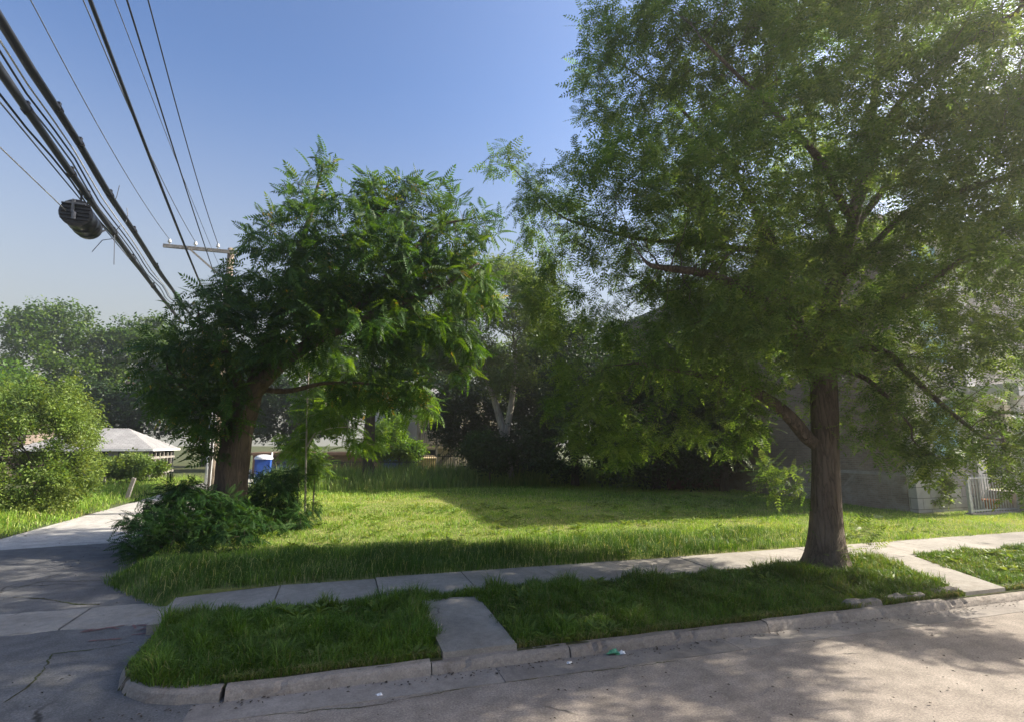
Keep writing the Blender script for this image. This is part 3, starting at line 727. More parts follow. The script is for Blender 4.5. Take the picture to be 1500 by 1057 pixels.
def tree(name, label, cat, limbs, lobes, n_att, step, kill, tmpls, leafm, barkm, per, size, seed, tip=.006, e=2.3, flare=.5, maxd=3, droop=.25,
         jitter=.12, out=.6, group=None, infl=4.0, trop=(0, 0, .04), keep=1.0, rough=.05, scale=1.0, shell=.35, extra=None, leafname='crown', rmax=.03, lump=0.0, rag=0, gap=None, flat=.6, nj=.45):
    g = np.random.default_rng(seed)
    if rag:                                   # ragged outline: small side lobes pushed out of the big ones
        lobes = list(lobes)
        for (c, a, b_, d) in list(lobes):
            for _ in range(rag):
                v = g.normal(size=3); v[2] = v[2]*.8+.35; v /= np.linalg.norm(v); k = g.uniform(.22, .42)
                lobes.append((c+RIGHT*v[0]*a*1.0+FWD*v[1]*d*1.0+UP*v[2]*b_*1.02, a*k, b_*k, d*k))
    att = fill(lobes, n_att, g, shell)
    att = att[att[:, 2] > .35]
    if gap:
        x, y, z = att.T; f = gap[0]; nz = vnoise(x+.6*z, y-.5*z, f, seed)+vnoise(x-.4*y, z+.3*x, f*1.1, seed+1)+vnoise(y+.3*z, z-.6*x, f*.9, seed+2)
        keep_ = nz > np.quantile(nz, gap[1])
        if len(gap) > 2: keep_ |= (nz > np.quantile(nz, .18)) & gap[2](att)
        att = att[keep_]
    N, par, minr, nl = colonise(limbs, att, step, kill, infl, g, trop=trop)
    r, ch, depth = pipe(N, par, minr, tip, e, scale)
    base = np.array(limbs[0][0][0], float)
    t = thing(name, base, label, cat, group)
    w = MB(); wood(w, N, par, r, ch, g, flare, rough=rough, lump=lump); obj('trunk', w, barkm, t, smooth=True)
    c = MB(); nf = foliage(c, tmpls, N, par, depth, r, ch, g, per, size, maxd, droop, jitter, 0, out, rmax, keep=keep, flat=flat, nj=nj)
    if extra: extra(c, g)
    obj(leafname, c, leafm, t)
    print(name, 'nodes', len(N), 'leaves', nf, 'faces', sum(len(q) for q in c.q), 'basal r', round(float(r[0]), 3))
    return t

gt = np.random.default_rng(5)
T_LOC = [frond(6, .25, .10, d, h) for d, h in ((.08, .05), (.2, .15), (.35, .3))]
T_AIL = [frond(8, .30, .11, d, h, stem=.008) for d, h in ((.12, .15), (.32, .35), (.55, .6))]
T_BROAD = [cluster(7, .55, .34, gt) for _ in range(4)]
T_FINE = [cluster(9, .42, .22, gt) for _ in range(4)]

# --- honey locust on the parkway
DL = 11.0
def PL(x, y, D=DL): return P(x, y, D)
b0 = np.array([8.92, 8.44, .17]); DB = float(np.dot(b0, FWD))
trunk = [b0, PL(1209, 700, DB), PL(1208, 610, DB), PL(1206, 550, DB), PL(1208, 490, DB)]
limbs = [
    (trunk, [.285, .245, .24, .235, .20], None),
    ([PL(1190, 655, DB), PL(1165, 615, DB-.1), PL(1130, 585, DB-.2), PL(1080, 560, DB-.2), PL(1010, 545, DB+.2), PL(930, 530, DB+.6)], [.13, .125, .11, .08, .05, .03], (0, .52)),
    ([PL(1204, 560, DB), PL(1165, 490, DB+.2), PL(1150, 400, DB+.4), PL(1120, 330, DB+.6), PL(1070, 240, DB+.6), PL(980, 140, DB+.5), PL(880, 75, DB+.4)], [.20, .15, .115, .085, .055, .03, .012], (0, .74)),
    ([PL(1208, 490, DB), PL(1222, 420, DB-.1), PL(1250, 330, DB-.3), PL(1270, 220, DB-.2), PL(1290, 80, DB), PL(1280, -60, DB+.1)], [.22, .155, .115, .085, .06, .03], (0, 1.0)),
    ([PL(1210, 500, DB), PL(1270, 465, DB-.4), PL(1350, 420, DB-.9), PL(1440, 360, DB-1.2), PL(1520, 300, DB-1.4)], [.11, .085, .06, .04, .02], (0, .95)),
    ([PL(1215, 520, DB), PL(1290, 505, DB-.3), PL(1345, 560, DB-.6), PL(1400, 610, DB-.9), PL(1440, 640, DB-1.1)], [.09, .07, .055, .04, .02], (0, .9)),
    ([PL(1216, 540, DB), PL(1262, 545, DB-.4), PL(1300, 580, DB-.7), PL(1335, 625, DB-.8)], [.06, .05, .035, .02], (0, .86)),
    ([PL(1190, 520, DB), PL(1120, 440, DB-.8), PL(1040, 400, DB-1.4), PL(950, 390, DB-1.8)], [.13, .11, .08, .04], (2, .2)),
    ([PL(1140, 370, DB+.4), PL(1040, 360, DB+1.2), PL(930, 350, DB+1.8), PL(820, 320, DB+2.0), PL(750, 245, DB+2.0)], [.08, .06, .045, .025, .012], (2, .45)),
    ([PL(1235, 380, DB), PL(1200, 290, DB+1.0), PL(1190, 180, DB+1.6), PL(1150, 60, DB+2)], [.09, .07, .05, .025], (3, .25)),
    ([PL(1240, 350, DB), PL(1330, 230, DB+.6), PL(1420, 120, DB+.8), PL(1500, 40, DB+.6)], [.08, .065, .045, .025], (3, .32)),
    ([PL(1250, 330, DB-.3), PL(1200, 230, DB-1.6), PL(1100, 130, DB-2.4), PL(1030, 60, DB-2.6)], [.08, .065, .04, .02], (3, .38)),
]
lobes = [
    ell(1230, 190, DB, 330, 300, 4.2), ell(1010, 330, DB+.3, 215, 150, 3.4), ell(960, 140, DB, 135, 125, 2.4), ell(1010, 480, DB+.8, 220, 120, 3.0),
    ell(815, 330, DB+1.6, 85, 95, 2.0), ell(830, 430, DB+1.6, 75, 70, 1.6), ell(850, 380, DB+1.0, 80, 70, 1.6), ell(790, 410, DB+1.8, 45, 60, 1.3), ell(745, 243, DB+2, 32, 22, .8), ell(905, 590, DB+1.2, 110, 95, 2.0), ell(1060, 600, DB+.8, 85, 75, 1.6),
    ell(1400, 470, DB-.8, 150, 130, 2.6), ell(1400, 600, DB-.9, 130, 85, 1.5), ell(1300, 600, DB-.5, 60, 80, 1.0), ell(1500, 620, DB-1.2, 80, 90, 1.5),
    ell(1500, 230, DB-.4, 120, 230, 2.8), ell(1230, -130, DB, 240, 150, 3.6), ell(1120, 480, DB-1.5, 150, 100, 2.0), ell(880, 70, DB+.4, 60, 60, 1.3),
    ell(860, 470, DB+1.5, 100, 90, 1.8), ell(1330, 300, DB-2.4, 200, 170, 2.2), 
    ell(1420, 640, DB-1.4, 120, 75, 1.3), ell(1340, 540, DB-1.2, 90, 80, 1.2), ell(1470, 540, DB-1.6, 110, 90, 1.3), ell(1280, 660, DB-.6, 40, 45, .7),
    ell(1080, 250, DB-3.0, 160, 120, 1.4), ell(1250, 120, DB-3.2, 170, 130, 1.4), ell(1420, 230, DB-3.2, 130, 130, 1.3), ell(1200, 400, DB-2.4, 150, 70, 1.0), ell(960, 260, DB-1.5, 120, 100, 1.5), ell(980, 60, DB-1, 120, 70, 1.8), ell(1120, 680, DB+.9, 30, 35, .8)]
lobes += [(np.array(c_), a_, b__, d_) for c_, a_, b__, d_ in (((12, 4.3, 6.6), 2.5, 1.3, 1.5), ((14.2, 4.9, 5.8), 2.1, 1.1, 1.4), ((9.5, 4.1, 8.4), 2.5, 1.5, 1.5), ((6.5, 4.6, 9.8), 2.1, 1.3, 1.4), ((11.5, 5.4, 8.8), 2.2, 1.3, 1.4), ((13, 3.6, 7.0), 1.6, 1.0, 1.1))]
limbs += [([PL(1222, 420, DB-.1), np.array([10.2, 7.0, 7.0]), np.array([11.2, 5.6, 7.2]), np.array([12.4, 4.6, 6.9]), np.array([14.0, 5.0, 5.8])], [.07, .055, .045, .03, .015], (3, .16)),
    ([PL(1250, 330, DB-.3), np.array([9.4, 6.6, 8.6]), np.array([9.3, 5.2, 8.9]), np.array([9.0, 4.2, 8.6]), np.array([7.2, 4.5, 9.8])], [.06, .05, .04, .03, .015], (3, .36))]
def suckers(c, g):
    for (x, y, n_, sz) in ((1262, 790, 34, .30), (1228, 812, 40, .24), (1250, 765, 14, .3)):
        ctr = P(x, y, DB-.25); pos = ctr+g.normal(0, .10, (n_, 3)); v = g.normal(size=(n_, 3)); v[:, 2] = abs(v[:, 2])*.4
        place(c, T_LOC, pos, v+RIGHT*.5, np.array([0, 0, 1.])+g.normal(0, .4, (n_, 3)), sz*g.uniform(.7, 1.3, n_), g.uniform(.3, 1, n_))
tree('honey_locust', 'large honey locust with dark furrowed trunk on the parkway strip', 'tree', limbs, lobes, 17500, .22, .32, T_LOC, M['locust'], M['bark_l'],
     per=12, size=.36, seed=11, tip=.0045, e=2.25, flare=.55, maxd=3, droop=.14, jitter=.10, out=.6, gap=(1.3, .46, lambda a: (a[:, 1] < 5.9) | (a[:, 2] < 4.8) | (a@RIGHT < 2.4)), flat=.4, nj=.35, rough=.035, extra=suckers, infl=3.2, shell=.40)

# --- tree of heaven at the alley corner
DA = 15.2
def PA(x, y, D=DA): return P(x, y, D)
limbs = [
    ([PA(330, 788), PA(336, 730), PA(342, 670), PA(352, 620), PA(366, 578)], [.50, .44, .40, .37, .33], None),
    ([PA(366, 578), PA(395, 545, DA-.2), PA(440, 512, DA-.3), PA(490, 485, DA-.2), PA(560, 455, DA+.2), PA(640, 425, DA+.6), PA(700, 385, DA+.8)], [.28, .23, .18, .15, .11, .07, .03], (0, 1.0)),
    ([PA(362, 590), PA(345, 545, DA-.2), PA(325, 500, DA-.4), PA(290, 470, DA-.6)], [.17, .14, .10, .05], (0, .92)),
    ([PA(372, 570), PA(395, 500, DA+.2), PA(425, 420, DA+.3), PA(450, 330, DA+.3), PA(474, 240, DA+.3)], [.22, .17, .13, .08, .02], (0, 1.0)),
    ([PA(440, 512), PA(480, 430, DA+.1), PA(530, 350, DA+.2), PA(580, 285, DA+.3)], [.13, .10, .07, .03], (1, .30)),
    ([PA(500, 480), PA(570, 400, DA+.3), PA(640, 330, DA+.6), PA(690, 320, DA+.8)], [.11, .08, .05, .02], (1, .48)),
    ([PA(375, 568), PA(420, 575, DA+.3), PA(470, 560, DA+.7), PA(530, 560, DA+1.0), PA(590, 570, DA+1.2)], [.09, .075, .055, .04, .02], (0, 1.0)),
    ([PA(352, 625), PA(315, 600, DA-.5), PA(270, 570, DA-.8), PA(245, 540, DA-.9)], [.10, .08, .05, .025], (0, .72)),
]
lobes = [
    ell(540, 375, DA, 120, 85, 2.4), ell(455, 385, DA-.3, 95, 95, 2.2), ell(355, 470, DA-.6, 85, 85, 2.0), ell(280, 525, DA-.8, 62, 85, 1.5), ell(250, 500, DA-.8, 32, 45, .9), ell(640, 370, DA+.8, 85, 68, 1.9),
    ell(712, 335, DA+1.0, 26, 28, .8), ell(620, 455, DA+.8, 70, 55, 1.6), ell(455, 300, DA, 45, 40, 1.2), ell(474, 245, DA+.3, 14, 22, .35), ell(560, 290, DA+.2, 90, 28, 1.6),
    ell(490, 470, DA-1.0, 105, 35, 1.2), ell(555, 565, DA+1.2, 85, 32, 1.3), ell(290, 620, DA-.8, 40, 45, .9), ell(340, 385, DA-.2, 28, 35, .8), ell(262, 560, DA-.9, 34, 75, 1.1), ell(310, 590, DA-1.0, 50, 50, 1.0), ell(405, 500, DA-1.2, 80, 40, 1.0), ell(600, 500, DA-.2, 75, 35, 1.2), ell(690, 430, DA+.9, 48, 60, 1.3), ell(640, 290, DA+.6, 38, 24, .9), ell(680, 520, DA+1, 45, 40, 1.2)]
def tips(c, g):
    for (x, y) in ((474, 232), (462, 250), (490, 255), (705, 310), (735, 318), (620, 270), (650, 272), (545, 275), (580, 268), (300, 425), (262, 455), (240, 480), (665, 290), (728, 345)):
        n_ = 7; pos = np.repeat(PA(x, y, DA+.3)[None], n_, 0)+g.normal(0, .08, (n_, 3)); v = g.normal(size=(n_, 3)); v[:, 2] = np.abs(v[:, 2])*.8+.1
        place(c, T_AIL, pos, v, np.array([0, 0, 1.])+g.normal(0, .3, (n_, 3)), .55*g.uniform(.7, 1.2, n_), g.uniform(.2, .8, n_))
tree('tree_of_heaven', 'leaning tree with drooping feathery leaves at the alley corner', 'tree', limbs, lobes, 4200, .26, .40, T_AIL, M['ailanthus'], M['bark_a'],
     per=8, size=.54, gap=(1.6, .20), seed=23, tip=.007, e=2.3, flare=.30, maxd=2, droop=.15, jitter=.12, out=.7, rough=.03, nj=.6, extra=tips, infl=3.0, shell=.42, lump=.07)
# --- trees farther back
def simple_tree(name, label, cat, base_px, lobes, n_att,  leafm, barkm, seed, trunk_px, r0, tm=T_BROAD, step=.5, kill=.8, per=5, size=.35, maxd=2, jitter=.25, group=None, flare=.3, extra_limbs=(), droop=.2, keep=1.0, infl=6, shell=.38, tip=.012, rag=3, extra=None, gp_=None):
    D = base_px[2]; q = [P(*base_px)]; q[0][2] = .2 if q[0][2] > .2 or True else 0
    q += [P(*t_) for t_ in trunk_px]
    limbs = [(q, np.linspace(r0, r0*.55, len(q)), None)]+list(extra_limbs)
    if name == 'far_tree': n_att = int(n_att*1.9); per = int(per*2.6); kill *= .88; gp_ = (.8, .05)
    else: n_att = int(n_att*2.6); step *= .75; kill *= .70; per = int(per*1.6)
    return tree(name, label, cat, limbs, lobes, n_att, step, kill, tm, leafm, barkm, per, size, seed, tip=tip, e=2.3, flare=flare, maxd=maxd, droop=droop, jitter=jitter, group=group, infl=infl, keep=keep, shell=shell, rmax=.06, rag=rag, extra=extra, gap=gp_ or (1.3 if base_px[2] < 40 else .8, .25))

GB = 'trees beyond the lot'
simple_tree('shade_tree', 'green tree with thick dark trunk standing behind the fence', 'tree', (541, 690, 31), [ell(560, 540, 31, 95, 55, 3.0), ell(520, 470, 31, 100, 60, 3.5), ell(620, 500, 31.5, 60, 60, 2.5), ell(470, 590, 30.5, 50, 35, 1.8), ell(500, 630, 30, 55, 26, 1.5)],
    700, M['maple'], M['bark_d'], 31, [(540, 640, 31), (543, 590, 31), (545, 545, 31)], .36, per=9, size=.38, group=GB)
simple_tree('pale_tree', 'pale leaved tree on a forked whitish trunk beside the dark thicket', 'tree', (748, 690, 31), [ell(730, 450, 31, 75, 80, 2.8), ell(690, 500, 31, 60, 65, 2.4), ell(770, 440, 31.5, 60, 60, 2.2), ell(780, 510, 31, 45, 65, 2.2), ell(740, 540, 31, 55, 40, 2.0), ell(700, 415, 31, 40, 30, 1.5)],
    1300, M['pale'], M['bark_p'], 37, [(742, 650, 31), (733, 615, 31), (724, 585, 31), (712, 550, 31)], .26, per=13, size=.36, tm=T_FINE,
    extra_limbs=[([P(740, 640, 31), P(748, 600, 31), P(752, 565, 31), P(756, 520, 31)], [.20, .17, .14, .10], (0, .35))], group=GB)
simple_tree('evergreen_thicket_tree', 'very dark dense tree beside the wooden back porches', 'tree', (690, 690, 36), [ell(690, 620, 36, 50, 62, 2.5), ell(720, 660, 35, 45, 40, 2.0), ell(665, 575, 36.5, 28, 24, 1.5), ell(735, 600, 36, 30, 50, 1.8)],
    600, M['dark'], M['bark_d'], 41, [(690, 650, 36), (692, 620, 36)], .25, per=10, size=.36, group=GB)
simple_tree('lot_shrub', 'leafy green shrub at the foot of the pale trunk', 'shrub', (718, 694, 29), [ell(716, 662, 29, 38, 30, 1.4), ell(690, 668, 29, 22, 22, 1.0)], 260, M['under'], M['bark_d'], 43, [(717, 680, 29)], .06, step=.25, kill=.4, per=10, size=.26, jitter=.15)
simple_tree('yard_bush', 'rounded yellow-green bush in the yard behind the fence', 'shrub', (585, 690, 40), [ell(583, 640, 40, 28, 34, 2.0), ell(600, 660, 40, 20, 20, 1.4), ell(560, 650, 40, 22, 26, 1.5)], 420, M['maple'], M['bark_d'], 47, [(585, 670, 40)], .12, step=.3, kill=.5, per=10, size=.32, jitter=.2)
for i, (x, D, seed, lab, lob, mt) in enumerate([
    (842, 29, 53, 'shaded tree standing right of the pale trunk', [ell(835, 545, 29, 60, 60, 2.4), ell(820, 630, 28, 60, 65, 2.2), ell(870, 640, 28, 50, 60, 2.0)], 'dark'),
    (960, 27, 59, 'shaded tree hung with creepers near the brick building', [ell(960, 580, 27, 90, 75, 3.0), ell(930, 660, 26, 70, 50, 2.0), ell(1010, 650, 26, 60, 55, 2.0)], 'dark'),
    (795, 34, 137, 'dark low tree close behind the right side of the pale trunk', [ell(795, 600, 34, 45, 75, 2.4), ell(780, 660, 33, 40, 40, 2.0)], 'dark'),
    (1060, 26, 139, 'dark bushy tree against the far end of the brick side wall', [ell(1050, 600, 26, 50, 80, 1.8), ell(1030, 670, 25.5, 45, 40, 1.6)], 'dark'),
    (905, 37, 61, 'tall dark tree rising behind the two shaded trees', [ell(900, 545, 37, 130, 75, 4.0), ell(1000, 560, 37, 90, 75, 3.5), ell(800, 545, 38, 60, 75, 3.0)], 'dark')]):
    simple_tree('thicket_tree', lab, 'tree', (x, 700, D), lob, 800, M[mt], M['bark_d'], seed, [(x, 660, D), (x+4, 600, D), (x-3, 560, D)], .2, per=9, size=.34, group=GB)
for i, (x, D, seed, lab, lob, mt) in enumerate([
    (85, 52, 67, 'tall rounded tree beyond the garage, leftmost of the far trees', [ell(75, 495, 52, 52, 46, 5.0), ell(95, 462, 52, 30, 18, 3.0), ell(45, 480, 52, 30, 20, 3.0), ell(60, 550, 51, 50, 40, 4.0), ell(120, 555, 52, 40, 40, 4.0)], 'far'),
    (205, 56, 71, 'tall olive green tree right of the rounded far tree', [ell(208, 520, 56, 42, 46, 4.5), ell(222, 484, 56, 24, 22, 3.0), ell(175, 555, 55, 35, 36, 3.5)], 'far'),
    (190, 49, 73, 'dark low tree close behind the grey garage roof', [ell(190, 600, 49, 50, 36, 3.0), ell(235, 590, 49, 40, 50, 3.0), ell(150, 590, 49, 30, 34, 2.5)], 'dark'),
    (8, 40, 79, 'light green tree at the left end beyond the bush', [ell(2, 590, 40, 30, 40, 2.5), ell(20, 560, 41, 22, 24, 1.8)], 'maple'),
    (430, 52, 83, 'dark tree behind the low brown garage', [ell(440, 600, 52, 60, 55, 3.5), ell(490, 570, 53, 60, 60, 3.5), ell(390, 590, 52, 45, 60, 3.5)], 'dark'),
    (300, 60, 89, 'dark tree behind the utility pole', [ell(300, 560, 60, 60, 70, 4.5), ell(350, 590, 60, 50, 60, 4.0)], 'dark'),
    (640, 58, 97, 'tree behind the wooden back porches', [ell(660, 540, 58, 50, 50, 4.0), ell(720, 560, 58, 60, 60, 4.0)], 'far')]):
    simple_tree('far_tree', lab, 'tree', (x, 680, D), lob, 750, M[mt], M['bark_d'], seed, [(x, 640, D), (x+2, 600, D), (x-2, 560, D)], .35, per=8, size=.55, step=.8, kill=1.2, jitter=.42, rag=6, group='trees beyond the alley', infl=9)
# bushes
def shoots(n, cx, cy, rx, ry, D, sz):
    def f(c, g):
        for _ in range(n):
            a = g.uniform(0, 6.28); k = g.uniform(.75, 1.08); x = cx+math.cos(a)*rx*k; y = cy-abs(math.sin(a))*ry*k
            b0_ = P(x, y, D-1.6+g.uniform(0, 2.2)); L = g.uniform(.35, .8); d = np.array([g.normal(0, .25), g.normal(0, .25), 1.0]); m = 14
            u = np.linspace(0, 1, m)[:, None]; pos = b0_+d*L*u+g.normal(0, .05, (m, 3)); v = g.normal(size=(m, 3)); v[:, 2] += .5
            place(c, T_FINE, pos, v, np.array([0, 0, 1.])+g.normal(0, .4, (m, 3)), sz*(1.15-.6*u[:, 0]), g.uniform(.4, 1, m))
    return f
simple_tree('bright_bush', 'big bright green sunlit bush at the left of the alley', 'shrub', (40, 770, 20.5), [ell(92, 598, 20.5, 30, 42, 1.4), ell(40, 600, 20.5, 32, 30, 1.3), ell(50, 640, 20, 62, 50, 2.0), ell(20, 690, 19, 60, 75, 1.8), ell(90, 690, 19.8, 45, 55, 1.5), ell(-30, 640, 20, 60, 80, 2.0), ell(25, 745, 18.4, 50, 36, 1.1), ell(100, 650, 20.5, 28, 40, 1.2)],
    1500, M['bright'], M['bark_d'], 101, [(45, 740, 20.5), (55, 700, 20.5)], .12, step=.28, kill=.50, per=9, size=.25, jitter=.15, tm=T_FINE, droop=.1, rag=7, gp_=(1.6, .33), extra=shoots(80, 45, 700, 100, 125, 20.5, .24))
simple_tree('garage_shrub', 'spreading green shrub against the front of the grey roofed garage', 'shrub', (185, 700, 33), [ell(195, 682, 33, 42, 15, 1.4), ell(160, 680, 33, 24, 16, 1.2)], 300, M['bright'], M['bark_d'], 103, [(188, 690, 33)], .05, step=.3, kill=.45, per=9, size=.28, jitter=.15)
# undergrowth round the corner tree: leaning sprays of the same compound leaves
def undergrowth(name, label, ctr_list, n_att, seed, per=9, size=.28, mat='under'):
    g = np.random.default_rng(seed)
    lobes = ctr_list; att = fill(lobes, n_att*2, g, .45); att = att[att[:, 2] > .12]
    c0 = np.mean([l[0] for l in lobes], 0); c0[2] = .15
    limbs = []
    for i, l in enumerate(lobes):
        f = l[0].copy(); f[2] = .1; 
        limbs.append(([f, (f+l[0])/2, l[0]], [.03, .025, .02], None))
    N, par, minr, nl = colonise(limbs, att, .17, .24, 2.5, g)
    r, ch, depth = pipe(N, par, minr, .004, 2.4)
    t = thing(name, c0, label, 'shrub')
    w = MB(); wood(w, N, par, r, ch, g); obj('stems', w, M['bark_d'], t)
    c = MB(); foliage(c, T_AIL, N, par, depth, r, ch, g, per, size, 3, .35, .08, 0, .9, .02)
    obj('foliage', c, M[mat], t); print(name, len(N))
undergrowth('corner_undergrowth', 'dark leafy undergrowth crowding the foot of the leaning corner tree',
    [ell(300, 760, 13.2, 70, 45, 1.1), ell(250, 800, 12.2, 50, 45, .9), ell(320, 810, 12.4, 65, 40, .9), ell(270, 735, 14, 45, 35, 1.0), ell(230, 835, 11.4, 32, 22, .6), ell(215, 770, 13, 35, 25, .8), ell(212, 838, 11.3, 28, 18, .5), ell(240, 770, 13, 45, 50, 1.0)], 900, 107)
undergrowth('trunk_bush', 'dark bush leaning right from behind the corner trunk',
    [ell(400, 735, 15.8, 38, 38, .9), ell(440, 760, 15.2, 26, 26, .8), ell(385, 785, 14, 45, 25, .8), ell(425, 700, 16.5, 22, 18, .6), ell(392, 702, 17, 26, 16, .6)], 420, 109)
undergrowth('lot_sapling', 'low bright sapling growing on the lot right of the corner trunk',
    [ell(462, 680, 18, 20, 24, .7), ell(440, 655, 18.5, 24, 20, .7)], 130, 113, 5, .40, 'maple')
q = [P(450, 700, 17.2), P(449, 640, 17.2), P(451, 560, 17.2), P(454, 500, 17.2)]; q[0][2] = .25
tree('young_tree', 'young bright-leaved tree with a thin grey stem behind the leaning corner tree', 'tree', [(q, [.032, .03, .03, .025], None),
    ([q[2], P(500, 580, 17.5), P(560, 575, 17.8), P(620, 585, 18)], [.03, .025, .02, .012], (0, .68)), ([q[1], P(480, 625, 17.4), P(520, 625, 17.7)], [.025, .02, .012], (0, .4))],
    [ell(430, 625, 17.4, 32, 28, .9), ell(490, 590, 17.5, 48, 34, 1.1), ell(555, 575, 17.8, 55, 30, 1.2), ell(615, 590, 18, 40, 26, 1.0), ell(520, 640, 17.6, 45, 24, .9), ell(470, 530, 17.4, 50, 30, 1.0)],
    1100, .24, .36, T_AIL, M['maple'], M['bark_p'], per=5, size=.48, seed=131, tip=.006, flare=.2, maxd=2, droop=.35, jitter=.08, out=.8, gap=(1.8, .3), infl=3.0)

# ------------------------------------------------------------------ utility pole and wires
pb = P(313, 690, 21.0); pt = P(337, 372, 21.0); ax = (pt[0]+pb[0])/2; ay = (pt[1]+pb[1])/2
pole = thing('utility_pole', (ax, ay, .0), 'weathered wooden utility pole with a side crossarm behind the corner tree', 'utility pole')
b = MB(); zt = 10.35; b.tube([(ax, ay, z) for z in (-.3, 2, 4, 6, 8, zt)], [.19, .18, .165, .15, .135, .125], 14); obj('shaft', b, M['pole'], pole, smooth=True)
ca = P(254, 372, 21.0); az_ = 10.15
arm0 = np.array([ax-2.35, ay-.18, az_]); arm1 = np.array([ax+.25, ay-.18, az_])
b = MB(); b.beam(arm0, arm1, .10, .13); obj('crossarm', b, M['arm'], pole)
b = MB(); b.beam((ax-1.45, ay-.25, az_-.03), (ax-.02, ay-.16, az_-1.25), .05, .07); obj('arm_brace', b, M['arm'], pole)
ins = []
for dx in (-2.15, -1.25, -.45):
    p = np.array([ax+dx, ay-.18, az_+.065]); b = MB()
    b.lathe(p, [(.0, 0), (.02, 0), (.02, .08), (.06, .085), (.075, .11), (.05, .13), (.065, .15), (.065, .17), (.035, .19), (.045, .21), (.03, .225), (0, .23)], 10)
    obj('insulator', b, M['porcelain'], pole, smooth=True); ins.append(p+np.array([0, 0, .2]))
b = MB(); b.lathe((ax-.2, ay-.1, 8.35), [(0, 0), (.045, 0), (.06, .03), (.04, .06), (.06, .09), (.045, .12), (0, .12)], 10); b.beam((ax-.2, ay-.1, 8.41), (ax, ay-.1, 8.41), .03, .03); obj('spool_insulator', b, M['porcelain'], pole, smooth=True)
b = MB(); b.tube([(ax-.17, ay-.14, z) for z in (0, 1.6, 3.8)], .06, 10); obj('conduit', b, M['galv'], pole, smooth=True)
b = MB(); b.tube([(ax-.02, ay-.17, z) for z in (0.2, 1.9, 3.9)], .022, 8); obj('ground_wire_guard', b, M['white_wood'], pole)

def wire(name, label, a, via, rad, mat, sag=.15, over=2.2, wob=0, group='overhead wires along the alley'):
    """a cable from the pole a, through the point via and on over the street"""
    a = np.asarray(a, float); v = np.asarray(via, float); e = a+(v-a)*over; L = np.linalg.norm(v-a)
    u = np.linspace(0, over, 44)[:, None]; p = a+(e-a)*(u/over)
    p[:, 2] -= (sag*4*u*(1-u))[:, 0]*np.where(u[:, 0] <= 1, 1, .25)
    if wob: p += np.stack([np.sin(u[:, 0]*23+a[2])*wob, np.cos(u[:, 0]*19+a[2])*wob, np.sin(u[:, 0]*31)*wob*.6], -1)
    b = MB(); b.tube(p, rad, 7); return tag(obj(name, b, mat, smooth=True), label, 'cable', group), p
PW = 10.3
def at_h(x, y, z):
    r_, _ = ray(x, y); return r_*((z-CAM_H)/r_[2])+np.array([0, 0, CAM_H])
wire('power_line', 'thin power line from the outer end of the crossarm', ins[0], at_h(45, 0, PW), .011, M['cable_grey'], .25)
wire('power_line', 'thin power line from the middle insulator of the crossarm', ins[1], at_h(122, 0, PW), .012, M['cable_grey'], .25)
wire('power_line', 'thin power line from the crossarm insulator nearest the pole', ins[2], at_h(217, 0, PW), .013, M['cable'], .2)
wire('power_line', 'dark wire running below the crossarm to the spool on the pole', (ax-.2, ay-.14, 8.42), at_h(186, 0, 8.6), .014, M['cable'], .1)
wire('power_line', 'faint wire next to the spool wire, ending at the pole top', (ax-.1, ay-.14, 9.0), at_h(168, 0, 8.9), .007, M['cable_grey'], .1)
wire('service_cable', 'heavy black cable crossing in front of the wooden crossarm', P(304, 440, 20.6), at_h(132, 0, 8.4), .030, M['cable'], .1)
E0 = P(290, 486, 20.6)
bund = [
    ('telecom_cable', 'thickest black cable, lowest of the bundle, carrying the splice case', P(268, 474, 20), (0, 104, 6.6), .050, 'cable', .10, 0),
    ('telecom_cable', 'thick black cable at the upper edge of the bundle', P(282, 466, 20.3), (0, 22, 6.9), .040, 'cable', .10, .01),
    ('telecom_cable', 'cable lashed against the thick upper cable of the bundle', P(278, 462, 20.2), (0, 34, 6.88), .022, 'cable_grey', .12, .015),
    ('drop_wire', 'pale wire in the middle of the cable bundle', P(264, 452, 20.1), (0, 56, 6.8), .011, 'cable_pale', .10, .02),
    ('drop_wire', 'thin dark wire in the middle of the cable bundle', P(262, 450, 20.1), (0, 70, 6.75), .013, 'cable', .16, .03),
    ('drop_wire', 'thin grey wire beside the lowest thick cable', P(258, 452, 20.0), (0, 86, 6.7), .012, 'cable_grey', .14, .03),
    ('drop_wire', 'slack dark wire hanging under the thick lower cable', P(262, 468, 20.0), (0, 135, 6.5), .014, 'cable', .02, .02),
    ('drop_wire', 'dark wire just under the thick lower cable', P(258, 462, 20.0), (0, 150, 6.4), .010, 'cable_grey', .0, .0),
]
for i, (nm, lab, a, (x, y, z), rad, mt, sg, wb) in enumerate(bund):
    o, path = wire(nm, lab, a, at_h(x, y, z), rad, M[mt], sg, 2.4, wb, group='telephone cable bundle')
    if i == 0: strand = path
    if i == 1: strand2 = path
# ties and clamps gripping the two thick cables
for cab, pth, ks, rr_ in ((bpy.data.objects['telecom_cable'], strand, (3, 7, 10, 12, 14, 15, 17), .062), (bpy.data.objects['telecom_cable.001'], strand2, (4, 8, 11, 13, 15, 16), .052)):
    for k in ks:
        d_ = pth[k+1]-pth[k]; d_ /= np.linalg.norm(d_); b = MB(); b.tube([pth[k], pth[k]+d_*.07], rr_, 9); b.beam(pth[k]+d_*.035+UP*.0, pth[k]+d_*.035+UP*(rr_+.05), .05, .03); 
        obj('cable_clamp', b, M['black_plastic'], cab)
